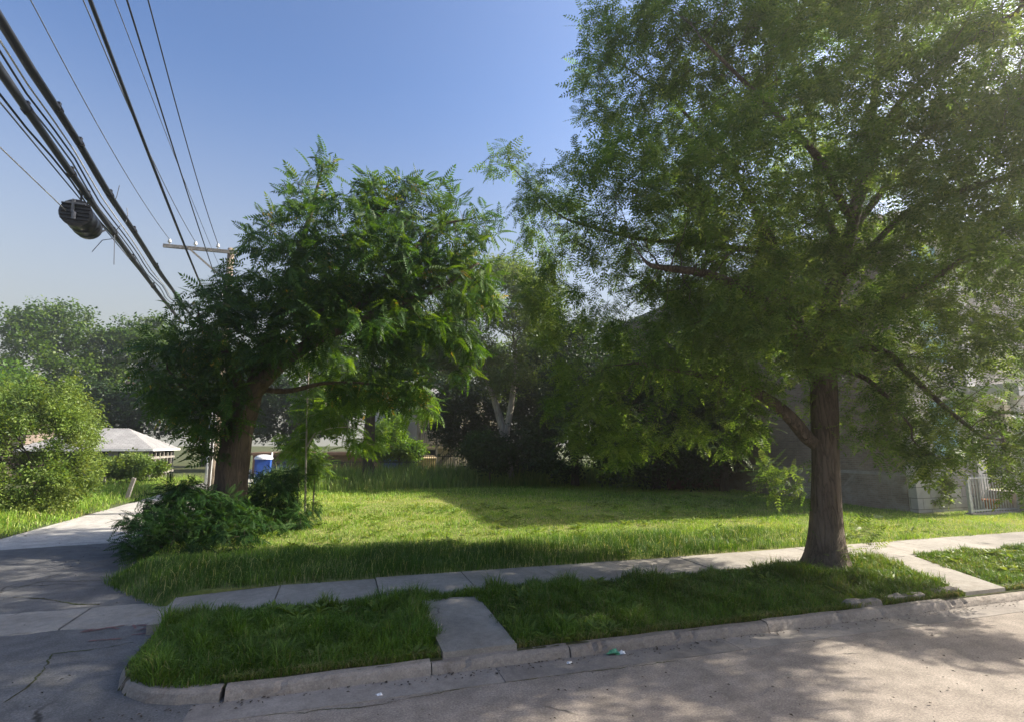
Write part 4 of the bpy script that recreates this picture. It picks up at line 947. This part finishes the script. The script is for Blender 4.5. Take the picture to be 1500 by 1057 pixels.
# splice case hanging from the lowest cable
k = int(np.argmin([abs(((q-np.array([0,0,CAM_H]))@FWD)-8.7) for q in strand]))
sd = strand[k-3]-strand[k+3]; sd /= np.linalg.norm(sd)                       # along the cable, away from the viewer
c0 = strand[k]-np.array([0, 0, .42])-RIGHT*.05
A0, A1 = c0-sd*.36, c0+sd*.40
case = thing('splice_case', c0, 'black ribbed splice canister hanging under the thick cable', 'splice case')
b = MB(); prof = [(0, 0), (.17, 0), (.205, .02), (.21, .05), (.20, .06), (.205, .30), (.212, .31), (.212, .33), (.205, .34), (.205, .52), (.212, .53), (.212, .55), (.205, .56), (.20, .70), (.17, .755), (.10, .775), (0, .78)]
b.lathe(A0, prof, 26, axis=sd); obj('canister', b, M['black_plastic'], case, smooth=True)
xs = np.cross(sd, UP); xs /= np.linalg.norm(xs); us = np.cross(xs, sd)
b = MB(); b.lathe(A0-sd*.05, [(0, 0), (.18, 0), (.225, .01), (.225, .06), (.215, .065)], 22, axis=sd)
for q in range(5): b.beam(A0-sd*.06+us*(.13-.06*q)-xs*.19, A0-sd*.06+us*(.13-.06*q)+xs*.19, .03, .025)
obj('end_cap', b, M['black_plastic'], case)
b = MB(); b.beam(A0-sd*.09+us*.20-xs*.03, A0-sd*.09-us*.02-xs*.03, .035, .04); b.beam(A0-sd*.09+us*.14-xs*.13, A0-sd*.09+us*.14+xs*.13, .03, .03); b.tube([A0-sd*.12-us*.02, A0-sd*.12-us*.14], .03, 8); obj('clamp_bracket', b, M['cable_grey'], case)
for f in (.14, .62):
    b = MB(); q = A0+sd*f; b.beam(q+us*.19, q+us*.47, .03, .012); b.beam(q+us*.44-xs*.04, q+us*.44+xs*.04, .05, .05); obj('hanger', b, M['black_plastic'], case)
b = MB(); tl = A1-us*.02; b.tube([tl, tl+sd*.15-us*.02, tl+sd*.45+us*.10, tl+sd*.9+us*.33], .018, 7); b.tube([tl+us*.05, tl+sd*.2+us*.05, tl+sd*.5+us*.2, tl+sd*.8+us*.36], .014, 7); obj('cable_tail', b, M['cable'], case)
w0 = A0-sd*.05-xs*.12
tag(obj('drop_wire', (lambda m_: (m_.tube([w0, w0*.6+at_h(38, 252, 6.1)*.4, at_h(0, 216, 6.0), at_h(-120, 110, 6.0)], .008, 6), m_)[1])(MB()), M['cable_pale'], smooth=True), 'pale wire running into the end of the splice canister', 'cable', 'overhead wires along the alley')
# loose tie-wire ends sticking out of the bundle
for q, (p0, p1, p2, lab) in enumerate([((165, 302), (171, 288), (175, 272), 'loose wire end sticking up from the upper thick cable'), ((184, 326), (187, 316), (186, 305), 'short loose wire end above the bundle'),
     ((176, 331), (168, 340), (167, 388), 'loose wire loop hanging down below the bundle'), ((165, 350), (150, 352), (135, 369), 'loose wire end pointing down beside the canister')]):
    b = MB(); pts = [P(*c, 10.2) for c in (p0, p1, p2)]; b.tube(pts, .008, 5); tag(obj('loose_wire', b, M['cable_grey']), lab, 'wire', 'loose wire ends')

# ------------------------------------------------------------------ garage with hip roof by the alley
ev = P(224, 657, 36); s1, t0 = ev[0], ev[1]
gar = thing('garage', (s1-3.3, t0+3.3, 0), 'open carport garage with grey hipped shingle roof by the alley', 'garage')
x0, x1, y0, y1, ze, zr = s1-7.6, s1, t0, t0+6.4, 2.22, 3.62
b = MB(); mid = (y0+y1)/2; rx0, rx1 = x0+2.6, x1-2.5
v = [(x0,y0,ze),(x1,y0,ze),(x1,y1,ze),(x0,y1,ze),(rx0,mid,zr),(rx1,mid,zr)]
b.add(v, [(0,1,5,4),(2,3,4,5)], [(1,2,5),(3,0,4)]); b.add([(a, c, z-.06) for a, c, z in v[:4]], [(3,2,1,0)])
obj('roof', b, M['shingle'], gar)
b = MB()
b.box((x0, y0-.025, ze-.14), (x1, y0-.002, ze-.005)); b.box((x1+.002, y0-.025, ze-.14), (x1+.025, y1, ze-.005)); obj('fascia', b, M['white_wood'], gar)
b = MB(); b.box((x0+.3, y1-.5, 0), (x1-.3, y1-.35, ze-.08)); obj('back_wall', b, M['fence_dark'], gar)  # near-black wall colour stands in for the shade inside the carport
b = MB(); b.box((x0+.3, y0+.3, 0), (x0+.45, y1-.5, ze-.08)); obj('end_wall', b, M['brown_wood'], gar)
b = MB(); b.box((x1-2.6, y0+.3, ze-.50), (x1-.3, y0+.42, ze-.08)); obj('header_board', b, M['grey_wood'], gar)
for px_ in (x1-.35, x1-1.9, x1-4.6):
    b = MB(); b.box((px_-.07, y0+.12, 0), (px_+.07, y0+.26, ze-.15)); obj('post', b, M['fence_dark'], gar)
b = MB()
for q in range(6): b.box((x1-.28, y0+.5+q*.9, 0), (x1-.18, y0+.62+q*.9, 2.0))
b.box((x1-.30, y0+.4, 1.55), (x1-.16, y1-.6, 1.70)); b.box((x1-.30, y0+.4, .5), (x1-.16, y1-.6, .65)); obj('side_slats', b, M['arm'], gar)
b = MB(); p = P(186, 722, 25); b.beam((p[0], p[1], .0), (p[0]+.22, p[1], 1.0), .16, .14); tag(obj('fence_stub', b, M['arm']), 'grey weathered post stub leaning on the alley verge', 'post')
b = MB(); p = P(128, 690, 34); b.box((p[0]-1.2, p[1], 0), (p[0]+1.0, p[1]+.1, 1.35)); 
for q in range(9): b.box((p[0]-1.2+q*.25, p[1]-.03, .05), (p[0]-1.0+q*.25, p[1]-.002, 1.42))
tag(obj('board_fence', b, M['arm']), 'short weathered board fence left of the garage shrub', 'fence')
b = MB(); p = P(8, 575, 62); x_, y_ = p[0], p[1]
hs = thing('brick_house', (x_, y_, 0), 'brown roofed house glimpsed at the left edge behind the bush', 'house')
b.box((x_-4, y_, 0), (x_+2.5, y_+8, 6.0)); obj('wall', b, M['brick'], hs)
b = MB(); v = [(x_-4.3, y_-.3, 6.0), (x_+2.8, y_-.3, 6.0), (x_+2.8, y_+8.3, 6.0), (x_-4.3, y_+8.3, 6.0), (x_-.7, y_-.3, 8.4), (x_-.7, y_+8.3, 8.4)]
b.add(v, [(0,4,5,3),(1,2,5,4),(3,2,1,0)], [(0,1,4),(2,3,5)]); obj('roof', b, M['brown_wood'], hs)

# ------------------------------------------------------------------ rear of the lot
# low garage with brown fascia
p0, p1 = P(385, 690, 47), P(556, 690, 47)
lg = thing('low_garage', ((p0[0]+p1[0])/2, (p0[1]+p1[1])/2, 0), 'low flat garage with brown fascia behind the parked cars', 'garage')
b = MB(); b.box((p0[0], 45.0, 0), (p1[0], 50.5, 1.70)); obj('wall', b, M['brown_wood'], lg)
b = MB(); b.box((p0[0]-.2, 44.8, 1.702), (p1[0]+.2, 50.7, 1.9)); obj('roof', b, M['brown_wood'], lg)
# portable toilet
p = P(385, 690, 36); x_, y_ = p[0], p[1]
to = thing('portable_toilet', (x_, y_, 0), 'blue portable toilet with white domed roof behind the corner tree', 'portable toilet')
b = MB(); b.box((x_-.46, y_-.46, .02), (x_+.46, y_+.46, 1.55))
for q in range(7): b.box((x_-.43+q*.14, y_-.485, .1), (x_-.39+q*.14, y_-.462, 1.45))
obj('cabin', b, M['toilet_blue'], to)
b = MB(); b.lathe((x_, y_, 1.552), [(.58, 0), (.58, .07), (.52, .17), (.38, .25), (.2, .29), (0, .30)], 20); obj('roof', b, M['toilet_white'], to, smooth=True)
b = MB(); b.box((x_-.33, y_-.515, .12), (x_+.33, y_-.488, 1.42)); obj('door', b, M['toilet_blue'], to)
b = MB(); b.tube([(x_+.45, y_+.35, 1.6), (x_+.45, y_+.35, 2.0)], .05, 8); obj('vent_pipe', b, M['toilet_white'], to)
# cars behind the rear fence
def car(px, D, mat, label):
    p = P(px, 690, D); t = thing('parked_car', (p[0], p[1], 0), label, 'car', 'cars parked behind the lot')
    X, Y = p[0], p[1]
    prof = [(-2.2,.35),(-2.2,.75),(-1.95,.88),(-1.15,.95),(-.6,1.42),(.75,1.45),(1.45,1.02),(2.1,.95),(2.22,.7),(2.22,.35)]
    n = len(prof); b = MB(); v = [(X+a, Y-.86, z) for a, z in prof]+[(X+a, Y+.86, z) for a, z in prof]
    b.add(v, [(i, (i+1) % n, n+(i+1) % n, n+i) for i in range(n)], [(0, i+1, i) for i in range(1, n-1)]+[(n, n+i, n+i+1) for i in range(1, n-1)]); obj('body', b, mat, t)
    for a, c in (((-1.02, 0), (.05, 0)), ((.12, 0), (1.15, 0))):
        b = MB(); x0, x1 = a[0], c[0]
        zt0 = 1.36 if x0 > -1 else 1.02; q = [(X+x0+.05, Y-.875, .98), (X+x1, Y-.875, .98), (X+min(x1, .75), Y-.875, 1.36), (X+max(x0+.05, -.55), Y-.875, 1.36)]
        b.add(q+[(a_, y_+.012, z_) for a_, y_, z_ in q], [(0,1,2,3),(4,7,6,5),(0,4,5,1),(1,5,6,2),(2,6,7,3),(3,7,4,0)]); obj('side_window', b, M['glass'], t)
    for dx in (-1.4, 1.4):
        b = MB(); b.lathe((X+dx, Y-.9, .33), [(0, 0), (.2, 0), (.33, .02), (.33, .2), (0, .2)], 16, axis=(0, 1, 0)); wh = obj('wheel', b, M['tyre'], t)
        b = MB(); b.lathe((X+dx, Y-.915, .33), [(0, 0), (.19, 0), (.19, .012)], 14, axis=(0, 1, 0)); obj('rim', b, M['galv'], wh)
car(432, 42, M['car_blue'], 'dark blue car parked behind the lot near the portable toilet')
car(480, 43.5, M['car_white'], 'white car parked behind the lot by the low garage')
# dark iron fences along the back
def picket_fence(name, label, a, c, h, mat, gap=.13, pw=.02, post_every=2.4, z0=.15, panel=False, rail=(.15, .9), post=.07):
    a = np.array(a[:2]); c = np.array(c[:2]); L = np.linalg.norm(c-a); u = (c-a)/L
    t = thing(name, ((a[0]+c[0])/2, (a[1]+c[1])/2, z0), label, 'fence')
    b = MB()
    for k in range(int(L/gap)+1):
        q = a+u*(k*gap); b.beam((q[0], q[1], z0), (q[0], q[1], z0+h), pw, pw if not panel else gap*.96, up=(u[0], u[1], 0))
    obj('pickets', b, mat, t)
    b = MB()
    for f in rail: b.beam((*a, z0+h*f), (*c, z0+h*f), .04, .05)
    obj('rails', b, mat, t)
    for k in range(int(L/post_every)+1):
        q = a+u*(k*post_every); b = MB(); b.box((q[0]-post/2, q[1]-post/2, z0-.1), (q[0]+post/2, q[1]+post/2, z0+h+.05)); obj('post', b, mat, t)
    return t
picket_fence('iron_fence', 'black iron fence across the back of the lot left of the tan box', P(495, 690, 38.5), P(612, 690, 38.5), 1.25, M['fence_dark'], .085, .035)
picket_fence('iron_fence', 'black iron fence in front of the wooden back porches', P(613, 690, 39), P(700, 690, 38), 1.7, M['fence_dark'], .16, .03)
picket_fence('mesh_fence', 'thin dark fence in front of the parked cars', P(395, 690, 37.5), P(494, 690, 38.4), 1.2, M['fence_dark'], .22, .012)
# tan storage box behind the fence
p0, p1 = P(611, 690, 41), P(640, 690, 41)
bx_ = thing('storage_box', ((p0[0]+p1[0])/2, p0[1], 0), 'tan board storage box behind the black fence under the porches', 'storage box')
b = MB(); b.box((p0[0], p0[1], 0), (p1[0], p0[1]+1.2, 1.45)); obj('box_body', b, M['tan'], bx_)
b = MB(); b.add([(p0[0]-.05, p0[1]-.06, 1.452), (p1[0]+.05, p0[1]-.06, 1.452), (p1[0]+.05, p0[1]+1.25, 1.60), (p0[0]-.05, p0[1]+1.25, 1.60), (p0[0]-.05, p0[1]-.06, 1.50), (p1[0]+.05, p0[1]-.06, 1.50), (p1[0]+.05, p0[1]+1.25, 1.65), (p0[0]-.05, p0[1]+1.25, 1.65)],
    [(0,3,2,1),(4,5,6,7),(0,1,5,4),(1,2,6,5),(2,3,7,6),(3,0,4,7)]); obj('lid', b, M['tan'], bx_)
# building with wooden back porches
q0, q1 = P(613, 690, 45), P(700, 690, 45); X0, X1, Y = q0[0], q1[0], q0[1]+.6
pbld = thing('porch_building', ((X0+X1)/2, Y+4, 0), 'cream flats with dark timber back porches and stairs', 'building')
b = MB(); b.box((X0+.2, Y+2.6, 0), (X1+3, Y+12, 7.6)); obj('wall', b, M['cream'], pbld)
b = MB(); b.box((X0, Y+2.4, 7.602), (X1+3.2, Y+12.2, 7.85)); obj('roof', b, M['shingle_d'], pbld)
for z in (2.55, 5.2):
    b = MB(); b.box((X0, Y, z-.18), (X1, Y+2.55, z)); obj('deck', b, M['porch_wood'], pbld)
    b = MB(); 
    for k in range(int((X1-X0)/.16)): b.box((X0+k*.16, Y-.03, z+.05), (X0+k*.16+.05, Y+.02, z+.98))
    b.box((X0, Y-.05, z+.95), (X1, Y+.04, z+1.05)); b.box((X0, Y-.05, z+.05), (X1, Y+.04, z+.13)); obj('railing', b, M['porch_wood'], pbld)
for k in range(4):
    x_ = X0+.08+k*(X1-X0-.16)/3; b = MB(); b.box((x_-.09, Y+.045, 0), (x_+.09, Y+.225, 6.9)); obj('post', b, M['porch_wood'], pbld)
b = MB(); b.add([(X0-.3, Y-.4, 6.55), (X1+.3, Y-.4, 6.55), (X1+.3, Y+2.35, 7.3), (X0-.3, Y+2.35, 7.3), (X0-.3, Y-.4, 6.7), (X1+.3, Y-.4, 6.7), (X1+.3, Y+2.35, 7.45), (X0-.3, Y+2.35, 7.45)], [(0,3,2,1),(4,5,6,7),(0,1,5,4),(1,2,6,5),(2,3,7,6),(3,0,4,7)]); obj('porch_roof', b, M['shingle_d'], pbld)
for z, sgn in ((0, 1), (2.55, -1)):
    b = MB(); xa, xb = (X0+1.3, X0+3.6) if sgn > 0 else (X0+3.6, X0+1.3)
    for dy in (.5, 1.35): b.beam((xa, Y+dy, z+.1), (xb, Y+dy, z+2.5), .06, .28)
    for k in range(12): f = (k+.5)/12; b.box((xa+(xb-xa)*f-.13, Y+.5, z+2.6*f), (xa+(xb-xa)*f+.13, Y+1.35, z+2.6*f+.04))
    b.beam((xa, Y+.42, z+1.0), (xb, Y+.42, z+3.4), .05, .10); obj('stairs', b, M['porch_wood'], pbld)
for k, (wx, wz) in enumerate(((X0+1.2, .9), (X0+1.2, 3.5), (X0+3.4, 3.5), (X0+3.4, 6.0))):
    b = MB(); b.box((wx, Y+2.54, wz), (wx+.8, Y+2.597, wz+1.2)); wf = obj('window', b, M['white_wood'], pbld)
    b = MB(); b.box((wx+.07, Y+2.52, wz+.07), (wx+.73, Y+2.537, wz+1.13)); obj('pane', b, M['glass'], wf)
# blue house with grey roof beyond
q0, q1 = P(570, 690, 58), P(618, 690, 58); X0, X1, Y = q0[0], q1[0], q0[1]
bh = thing('blue_house', ((X0+X1)/2, Y+3, 0), 'blue sided house with grey shingle roof left of the back porches', 'house')
b = MB(); b.box((X0-2, Y, 0), (X1+2, Y+7, 3.9)); obj('wall', b, M['blue_wall'], bh)
b = MB(); v = [(X0-2.3, Y-.4, 3.9), (X1+2.3, Y-.4, 3.9), (X1+2.3, Y+7.4, 3.9), (X0-2.3, Y+7.4, 3.9), (X0-2.3, Y+3.5, 7.2), (X1+2.3, Y+3.5, 7.2)]
b.add(v, [(0,1,5,4),(2,3,4,5),(3,2,1,0)], [(0,4,3),(1,2,5)]); obj('roof', b, M['shingle'], bh)
for k in range(3):
    wx = X0+.3+k*1.3; b = MB(); b.box((wx, Y-.05, 2.5), (wx+.8, Y-.003, 3.6)); wf = obj('window', b, M['white_wood'], bh)
    b = MB(); b.box((wx+.08, Y-.07, 2.58), (wx+.72, Y-.053, 3.52)); obj('pane', b, M['glass'], wf)

# ------------------------------------------------------------------ brick flats on the right
bs, bt = 18.45, 13.55; HB = 10.6
bl = thing('brick_flats', (bs+5, bt+9, .2), 'brick flats with painted greystone front beside the lot', 'building')
b = MB(); b.box((bs, bt+.30, 1.55), (bs+.35, bt+20, HB)); b.box((bs+.35, bt+19.65, 1.55), (bs+14, bt+20, HB)); obj('side_wall', b, M['brick'], bl)
b = MB(); b.box((bs-.05, bt+.30, .1), (bs+.33, bt+20, 1.43)); obj('basement_wall', b, M['brick_wash'], bl)
b = MB(); b.box((bs-.07, bt+.30, 1.432), (bs+.34, bt+20, 1.548)); obj('belt_course', b, M['concrete_pl'], bl)
b = MB(); b.box((bs, bt+.3, HB+.002), (bs+14, bt+20, HB+.25)); obj('roof', b, M['concrete_pl'], bl)
# greystone front, recessed window openings built as piers and bands
front = MB(); F0, F1 = bs, bs+14
op = [(bs+1.05, bs+2.55), (bs+8.2, bs+9.6)]
def front_band(z0, z1): front.box((F0, bt, z0), (F1, bt+.298, z1))
floors = [(2.05, 4.1), (5.35, 7.3), (8.25, 9.9)]
zz = .1
ent = (bs+3.55, bs+4.85)
for (za, zb) in floors:
    front_band(zz, za) if zz > 1.8 else [front.box((F0, bt, zz), (ent[0], bt+.298, za)), front.box((ent[1], bt, zz), (F1, bt+.298, za))]
    xs_ = [F0]; 
    cuts = [op[0], ent if za < 3 else (bs+3.65, bs+4.75), op[1]]
    for (c0_, c1_) in cuts: front.box((xs_[-1], bt, za), (c0_, bt+.298, zb)); xs_.append(c1_)
    front.box((xs_[-1], bt, za), (F1, bt+.298, zb)); zz = zb
front_band(zz, HB)
obj('front_wall', front, M['stone'], bl)
for fi, (za, zb) in enumerate(floors):
    for ci, (c0_, c1_) in enumerate([op[0], (bs+3.65, bs+4.75), op[1]]):
        if ci == 1 and fi == 0: continue
        b = MB(); m_ = (za+zb)/2; 
        b.box((c0_, bt+.10, za), (c0_+.08, bt+.2, zb)); b.box((c1_-.08, bt+.10, za), (c1_, bt+.2, zb)); b.box((c0_+.08, bt+.10, za), (c1_-.08, bt+.2, za+.08)); b.box((c0_+.08, bt+.10, zb-.08), (c1_-.08, bt+.2, zb)); b.box((c0_+.08, bt+.10, m_-.04), (c1_-.08, bt+.2, m_+.04))
        wf = obj('window', b, M['white_wood'], bl)
        b = MB(); b.box((c0_+.08, bt+.14, za+.08), (c1_-.08, bt+.16, m_-.04)); b.box((c0_+.08, bt+.14, m_+.04), (c1_-.08, bt+.16, zb-.08)); obj('pane', b, M['curtain'] if ci == 0 else M['glass'], wf)
        b = MB(); b.box((c0_-.12, bt-.10, za-.14), (c1_+.12, bt-.003, za-.01)); obj('sill', b, M['stone_lt'], wf)
for x_ in (bs+2.85, bs+7.2):
    b = MB(); b.box((x_, bt-.14, .1), (x_+.42, bt-.003, HB-.6)); obj('pilaster', b, M['stone_lt'], bl)
b = MB(); b.box((bs-.15, bt-.35, HB-.58), (F1, bt-.003, HB-.1)); b.box((bs-.2, bt-.45, HB-.098), (F1, bt-.003, HB+.05)); obj('cornice', b, M['stone_lt'], bl)
# entrance with transom plate and columned porch
b = MB(); b.box((ent[0], bt+.12, .95), (ent[1], bt+.2, 3.0)); dr = obj('door', b, M['door'], bl)
b = MB(); b.lathe((ent[0]+.16, bt+.10, 1.95), [(0, 0), (.03, .0), (.035, .015), (0, .03)], 10, axis=(0, -1, 0)); obj('handle', b, M['galv'], dr)
b = MB(); b.box((ent[0]+.18, bt+.10, 1.3), (ent[1]-.18, bt+.117, 2.8)); obj('pane', b, M['glass'], dr)
b = MB(); b.box((ent[0], bt+.12, 3.02), (ent[1], bt+.2, 3.18)); b.box((ent[0], bt+.12, 3.72), (ent[1], bt+.2, 4.08)); obj('transom_bar', b, M['stone_lt'], bl)
b = MB(); b.box((ent[0], bt+.15, 3.18), (ent[1], bt+.18, 3.72)); tr = obj('transom', b, M['door'], bl)
b = MB(); b.box((ent[0]+.25, bt+.12, 3.32), (ent[0]+.85, bt+.147, 3.60)); obj('number_plate', b, M['cream'], tr)
b = MB(); b.box((bs+3.2, bt-1.5, .1), (bs+5.3, bt-.003, .93)); 
for k in range(4): b.box((bs+3.4, bt-1.5-.28*(k+1), .1), (bs+5.1, bt-1.5-.28*k-.003, .93-.2*(k+1)))
obj('stoop', b, M['concrete_pl'], bl)
for x_ in (bs+3.3, bs+5.2):
    b = MB(); b.box((x_-.17, bt-1.4, .935), (x_+.17, bt-1.06, 1.15)); b.lathe((x_, bt-1.23, 1.15), [(.15, 0), (.14, .1), (.13, 1.3), (.115, 2.6), (.16, 2.7), (.18, 2.8)], 16); b.box((x_-.2, bt-1.43, 3.95), (x_+.2, bt-1.03, 4.1)); obj('column', b, M['stone_lt'], bl)
b = MB(); b.box((bs+2.95, bt-1.6, 4.102), (bs+5.55, bt-.16, 4.55)); obj('porch_roof', b, M['stone_lt'], bl)
# side details: barred basement window
b = MB(); b.box((bs-.06, bt+9.2, 1.75), (bs-.002, bt+10.3, 3.2)); wf = obj('window', b, M['white_wood'], bl)
b = MB(); b.box((bs-.075, bt+9.3, 1.85), (bs-.062, bt+10.2, 3.1)); obj('pane', b, M['curtain'], wf)
b = MB()
for k in range(9): b.box((bs-.12, bt+9.22+k*.13, 1.7), (bs-.10, bt+9.24+k*.13, 2.35))
b.box((bs-.125, bt+9.15, 2.33), (bs-.095, bt+10.35, 2.37)); obj('window_bars', b, M['fence_dark'], wf)
for k, (ty, tz) in enumerate(((4.5, 5.6), (9.5, 5.6), (14, 5.6))):
    b = MB(); b.box((bs-.05, bt+ty, tz), (bs-.002, bt+ty+.9, tz+1.6)); wf = obj('window', b, M['white_wood'], bl)
    b = MB(); b.box((bs-.065, bt+ty+.08, tz+.08), (bs-.052, bt+ty+.82, tz+1.52)); obj('pane', b, M['glass'], wf)
# red-brown gate fence beside the flats
b0_, b1_ = np.array([15.4, bt+9.9]), np.array([18.32, bt+9.9])
picket_fence('board_fence', 'red-brown board fence joining the side wall of the brick flats', b0_, b1_, 1.75, M['fence_red'], .15, .025, 1.45, .15, True, (.2, .8), .1)
# front yard: white picket fence and low wall
picket_fence('iron_fence', 'pale iron picket fence before the greystone front', (bs+.9, bt-1.0), (bs+10, bt-1.0), 1.25, M['galv'], .13, .022, 2.2, .28, False, (.1, .92), .09)
b = MB(); b.box((bs+.8, bt-1.12, .1), (bs+10, bt-.9, .34)); tag(obj('garden_wall', b, M['concrete_pl']), 'low concrete edging under the pale picket fence', 'wall')
b = MB(); x_, y_ = bs+2.55, bt-.6; b.lathe((x_, y_, .36), [(0, 0), (.16, 0), (.22, .25), (.25, .27), (.25, .32), (.20, .32), (.2, .27), (0, .26)], 18)
tag(obj('flower_pot', b, M['orange'], smooth=True), 'orange clay planter behind the pale picket fence', 'planter')
# small shrubs at the corner of the flats
simple_tree('corner_shrub', 'scrubby shrub at the front corner of the brick flats', 'shrub', (1385, 742, 19.2), [ell(1385, 715, 19.2, 26, 24, .6), ell(1365, 735, 19, 18, 14, .4)], 120, M['bright'], M['bark_d'], 127, [(1385, 730, 19.2)], .03, step=.18, kill=.28, per=8, size=.16, jitter=.08)

# ------------------------------------------------------------------ small things on the ground
for k, (x, y, L, a, lab) in enumerate([(1262, 881, .62, -.1, 'broken kerb stone under the grass, left of three'), (1325, 873, .75, -.02, 'broken kerb stone in the middle of three'), (1382, 864, .60, .05, 'broken kerb stone beside the right carriage walk')]):
    p = G(x, y, .17); b = MB(); g2 = np.random.default_rng(200+k); n_ = 9
    for i in range(n_-1):
        pass
    u = np.array([math.cos(a), math.sin(a), 0]); w_ = np.array([-u[1], u[0], 0]); V = []
    for i in range(n_):
        f = i/(n_-1)-.5; sh = .7 if i in (0, n_-1) else 1
        for (o, z) in ((-.08, -.05), (-.075, .045), (-.055, .062), (.05, .058), (.072, .03), (.08, -.05)): V.append(p+u*(f*L)+w_*o*sh*(1+.15*g2.normal()*.5)+UP*(z*sh+.008*g2.normal()-.02))
    i = np.arange(n_-1)[:, None]*6; j = np.arange(5)[None]; q = np.stack([i+j, i+j+6, i+j+7, i+j+1], -1).reshape(-1, 4)
    b.add(V, q, [(0, k_, k_+1) for k_ in range(1, 5)]+[((n_-1)*6, (n_-1)*6+k_+1, (n_-1)*6+k_) for k_ in range(1, 5)])
    tag(obj('kerb_stone', b, M['kerb'], smooth=False), lab, 'stone', 'broken kerb stones on the parkway')
def crumple(name, label, c, sx, sy_, sz, mat, seed):
    g2 = np.random.default_rng(seed); n_, m_ = 9, 6; V = []
    for i in range(m_):
        th = math.pi/2*i/(m_-1)
        for j in range(n_):
            ph = 2*math.pi*j/n_; r_ = 1+.35*g2.normal(); V.append(c+np.array([math.cos(th)*math.cos(ph)*sx*r_, math.cos(th)*math.sin(ph)*sy_*r_, max(.004, math.sin(th)*sz*(1+.3*g2.normal()))]))
    i = np.arange(m_-1)[:, None]*n_; j = np.arange(n_)[None]; j2 = (j+1) % n_; q = np.stack([i+j, i+j2, i+n_+j2, i+n_+j], -1).reshape(-1, 4)
    b = MB(); b.add(V, q); tag(obj(name, b, mat), label, 'litter')
crumple('crumpled_wrapper', 'crumpled green wrapper lying in the gutter', G(898, 957, .012), .085, .05, .045, M['litter_g'], 301)
crumple('paper_scrap', 'white paper scrap beside the green wrapper in the gutter', G(911, 957, .012), .05, .04, .035, M['litter_w'], 302)
crumple('paper_scrap', 'small white paper scrap lying alone on the gutter below the parkway', G(834, 971, .012), .03, .025, .02, M['litter_w'], 303)
crumple('paper_scrap', 'tiny white paper scrap on the street left of the carriage walk', G(556, 1017, .004), .03, .02, .015, M['litter_w'], 304)
# dead leaves, twigs and grit on the street, gutter and alley
b = MB(); g = np.random.default_rng(401)
S = np.concatenate([g.uniform(-3, 12, 260), g.uniform(-2.4, 14, 420), g.uniform(-9, -2.6, 260)]); T = np.concatenate([g.uniform(3.5, 5.9, 260), 6.30-np.abs(g.normal(0, .10, 420)), g.uniform(6, 20, 260)])
n = len(S); az = g.uniform(0, 6.28, n); L = g.uniform(.015, .05, n); W = L*g.uniform(.3, .8, n)
d = np.stack([np.cos(az), np.sin(az), 0*az], -1); e_ = np.stack([-np.sin(az), np.cos(az), 0*az], -1); p = np.stack([S, T, np.full(n, .016)], -1)
V = np.stack([p-d*L[:, None]/2, p+e_*W[:, None]/2+UP*.006, p+d*L[:, None]/2+UP*.004, p-e_*W[:, None]/2+UP*.01], 1).reshape(-1, 3); i = np.arange(n)*4
b.add(V, np.stack([i, i+1, i+2, i+3], -1), r=g.random(n)); tag(obj('leaf_litter', b, M['dead'], base=(0, 0, 0)), 'dead leaves and grit scattered on street and alley', 'leaf litter', kind='stuff')

# ------------------------------------------------------------------ closed box of thin even haze, added to imitate lens glare
b = MB(); b.box((-110, -25, -1.0), (110, 110, 24.0))
mh = bpy.data.materials.new('glare_haze'); mh.use_nodes = True; nt = mh.node_tree
nt.nodes.remove(nt.nodes['Principled BSDF'])
pv = nt.nodes.new('ShaderNodeVolumePrincipled'); pv.inputs['Density'].default_value = .0025; pv.inputs['Anisotropy'].default_value = .80
pv.inputs['Color'].default_value = (.97, .95, .90, 1)
nt.links.new(pv.outputs[0], nt.nodes['Material Output'].inputs['Volume'])
tag(obj('haze', b, mh, base=(0, 0, 0)), 'thin haze added to imitate lens glare', 'haze', kind='stuff')
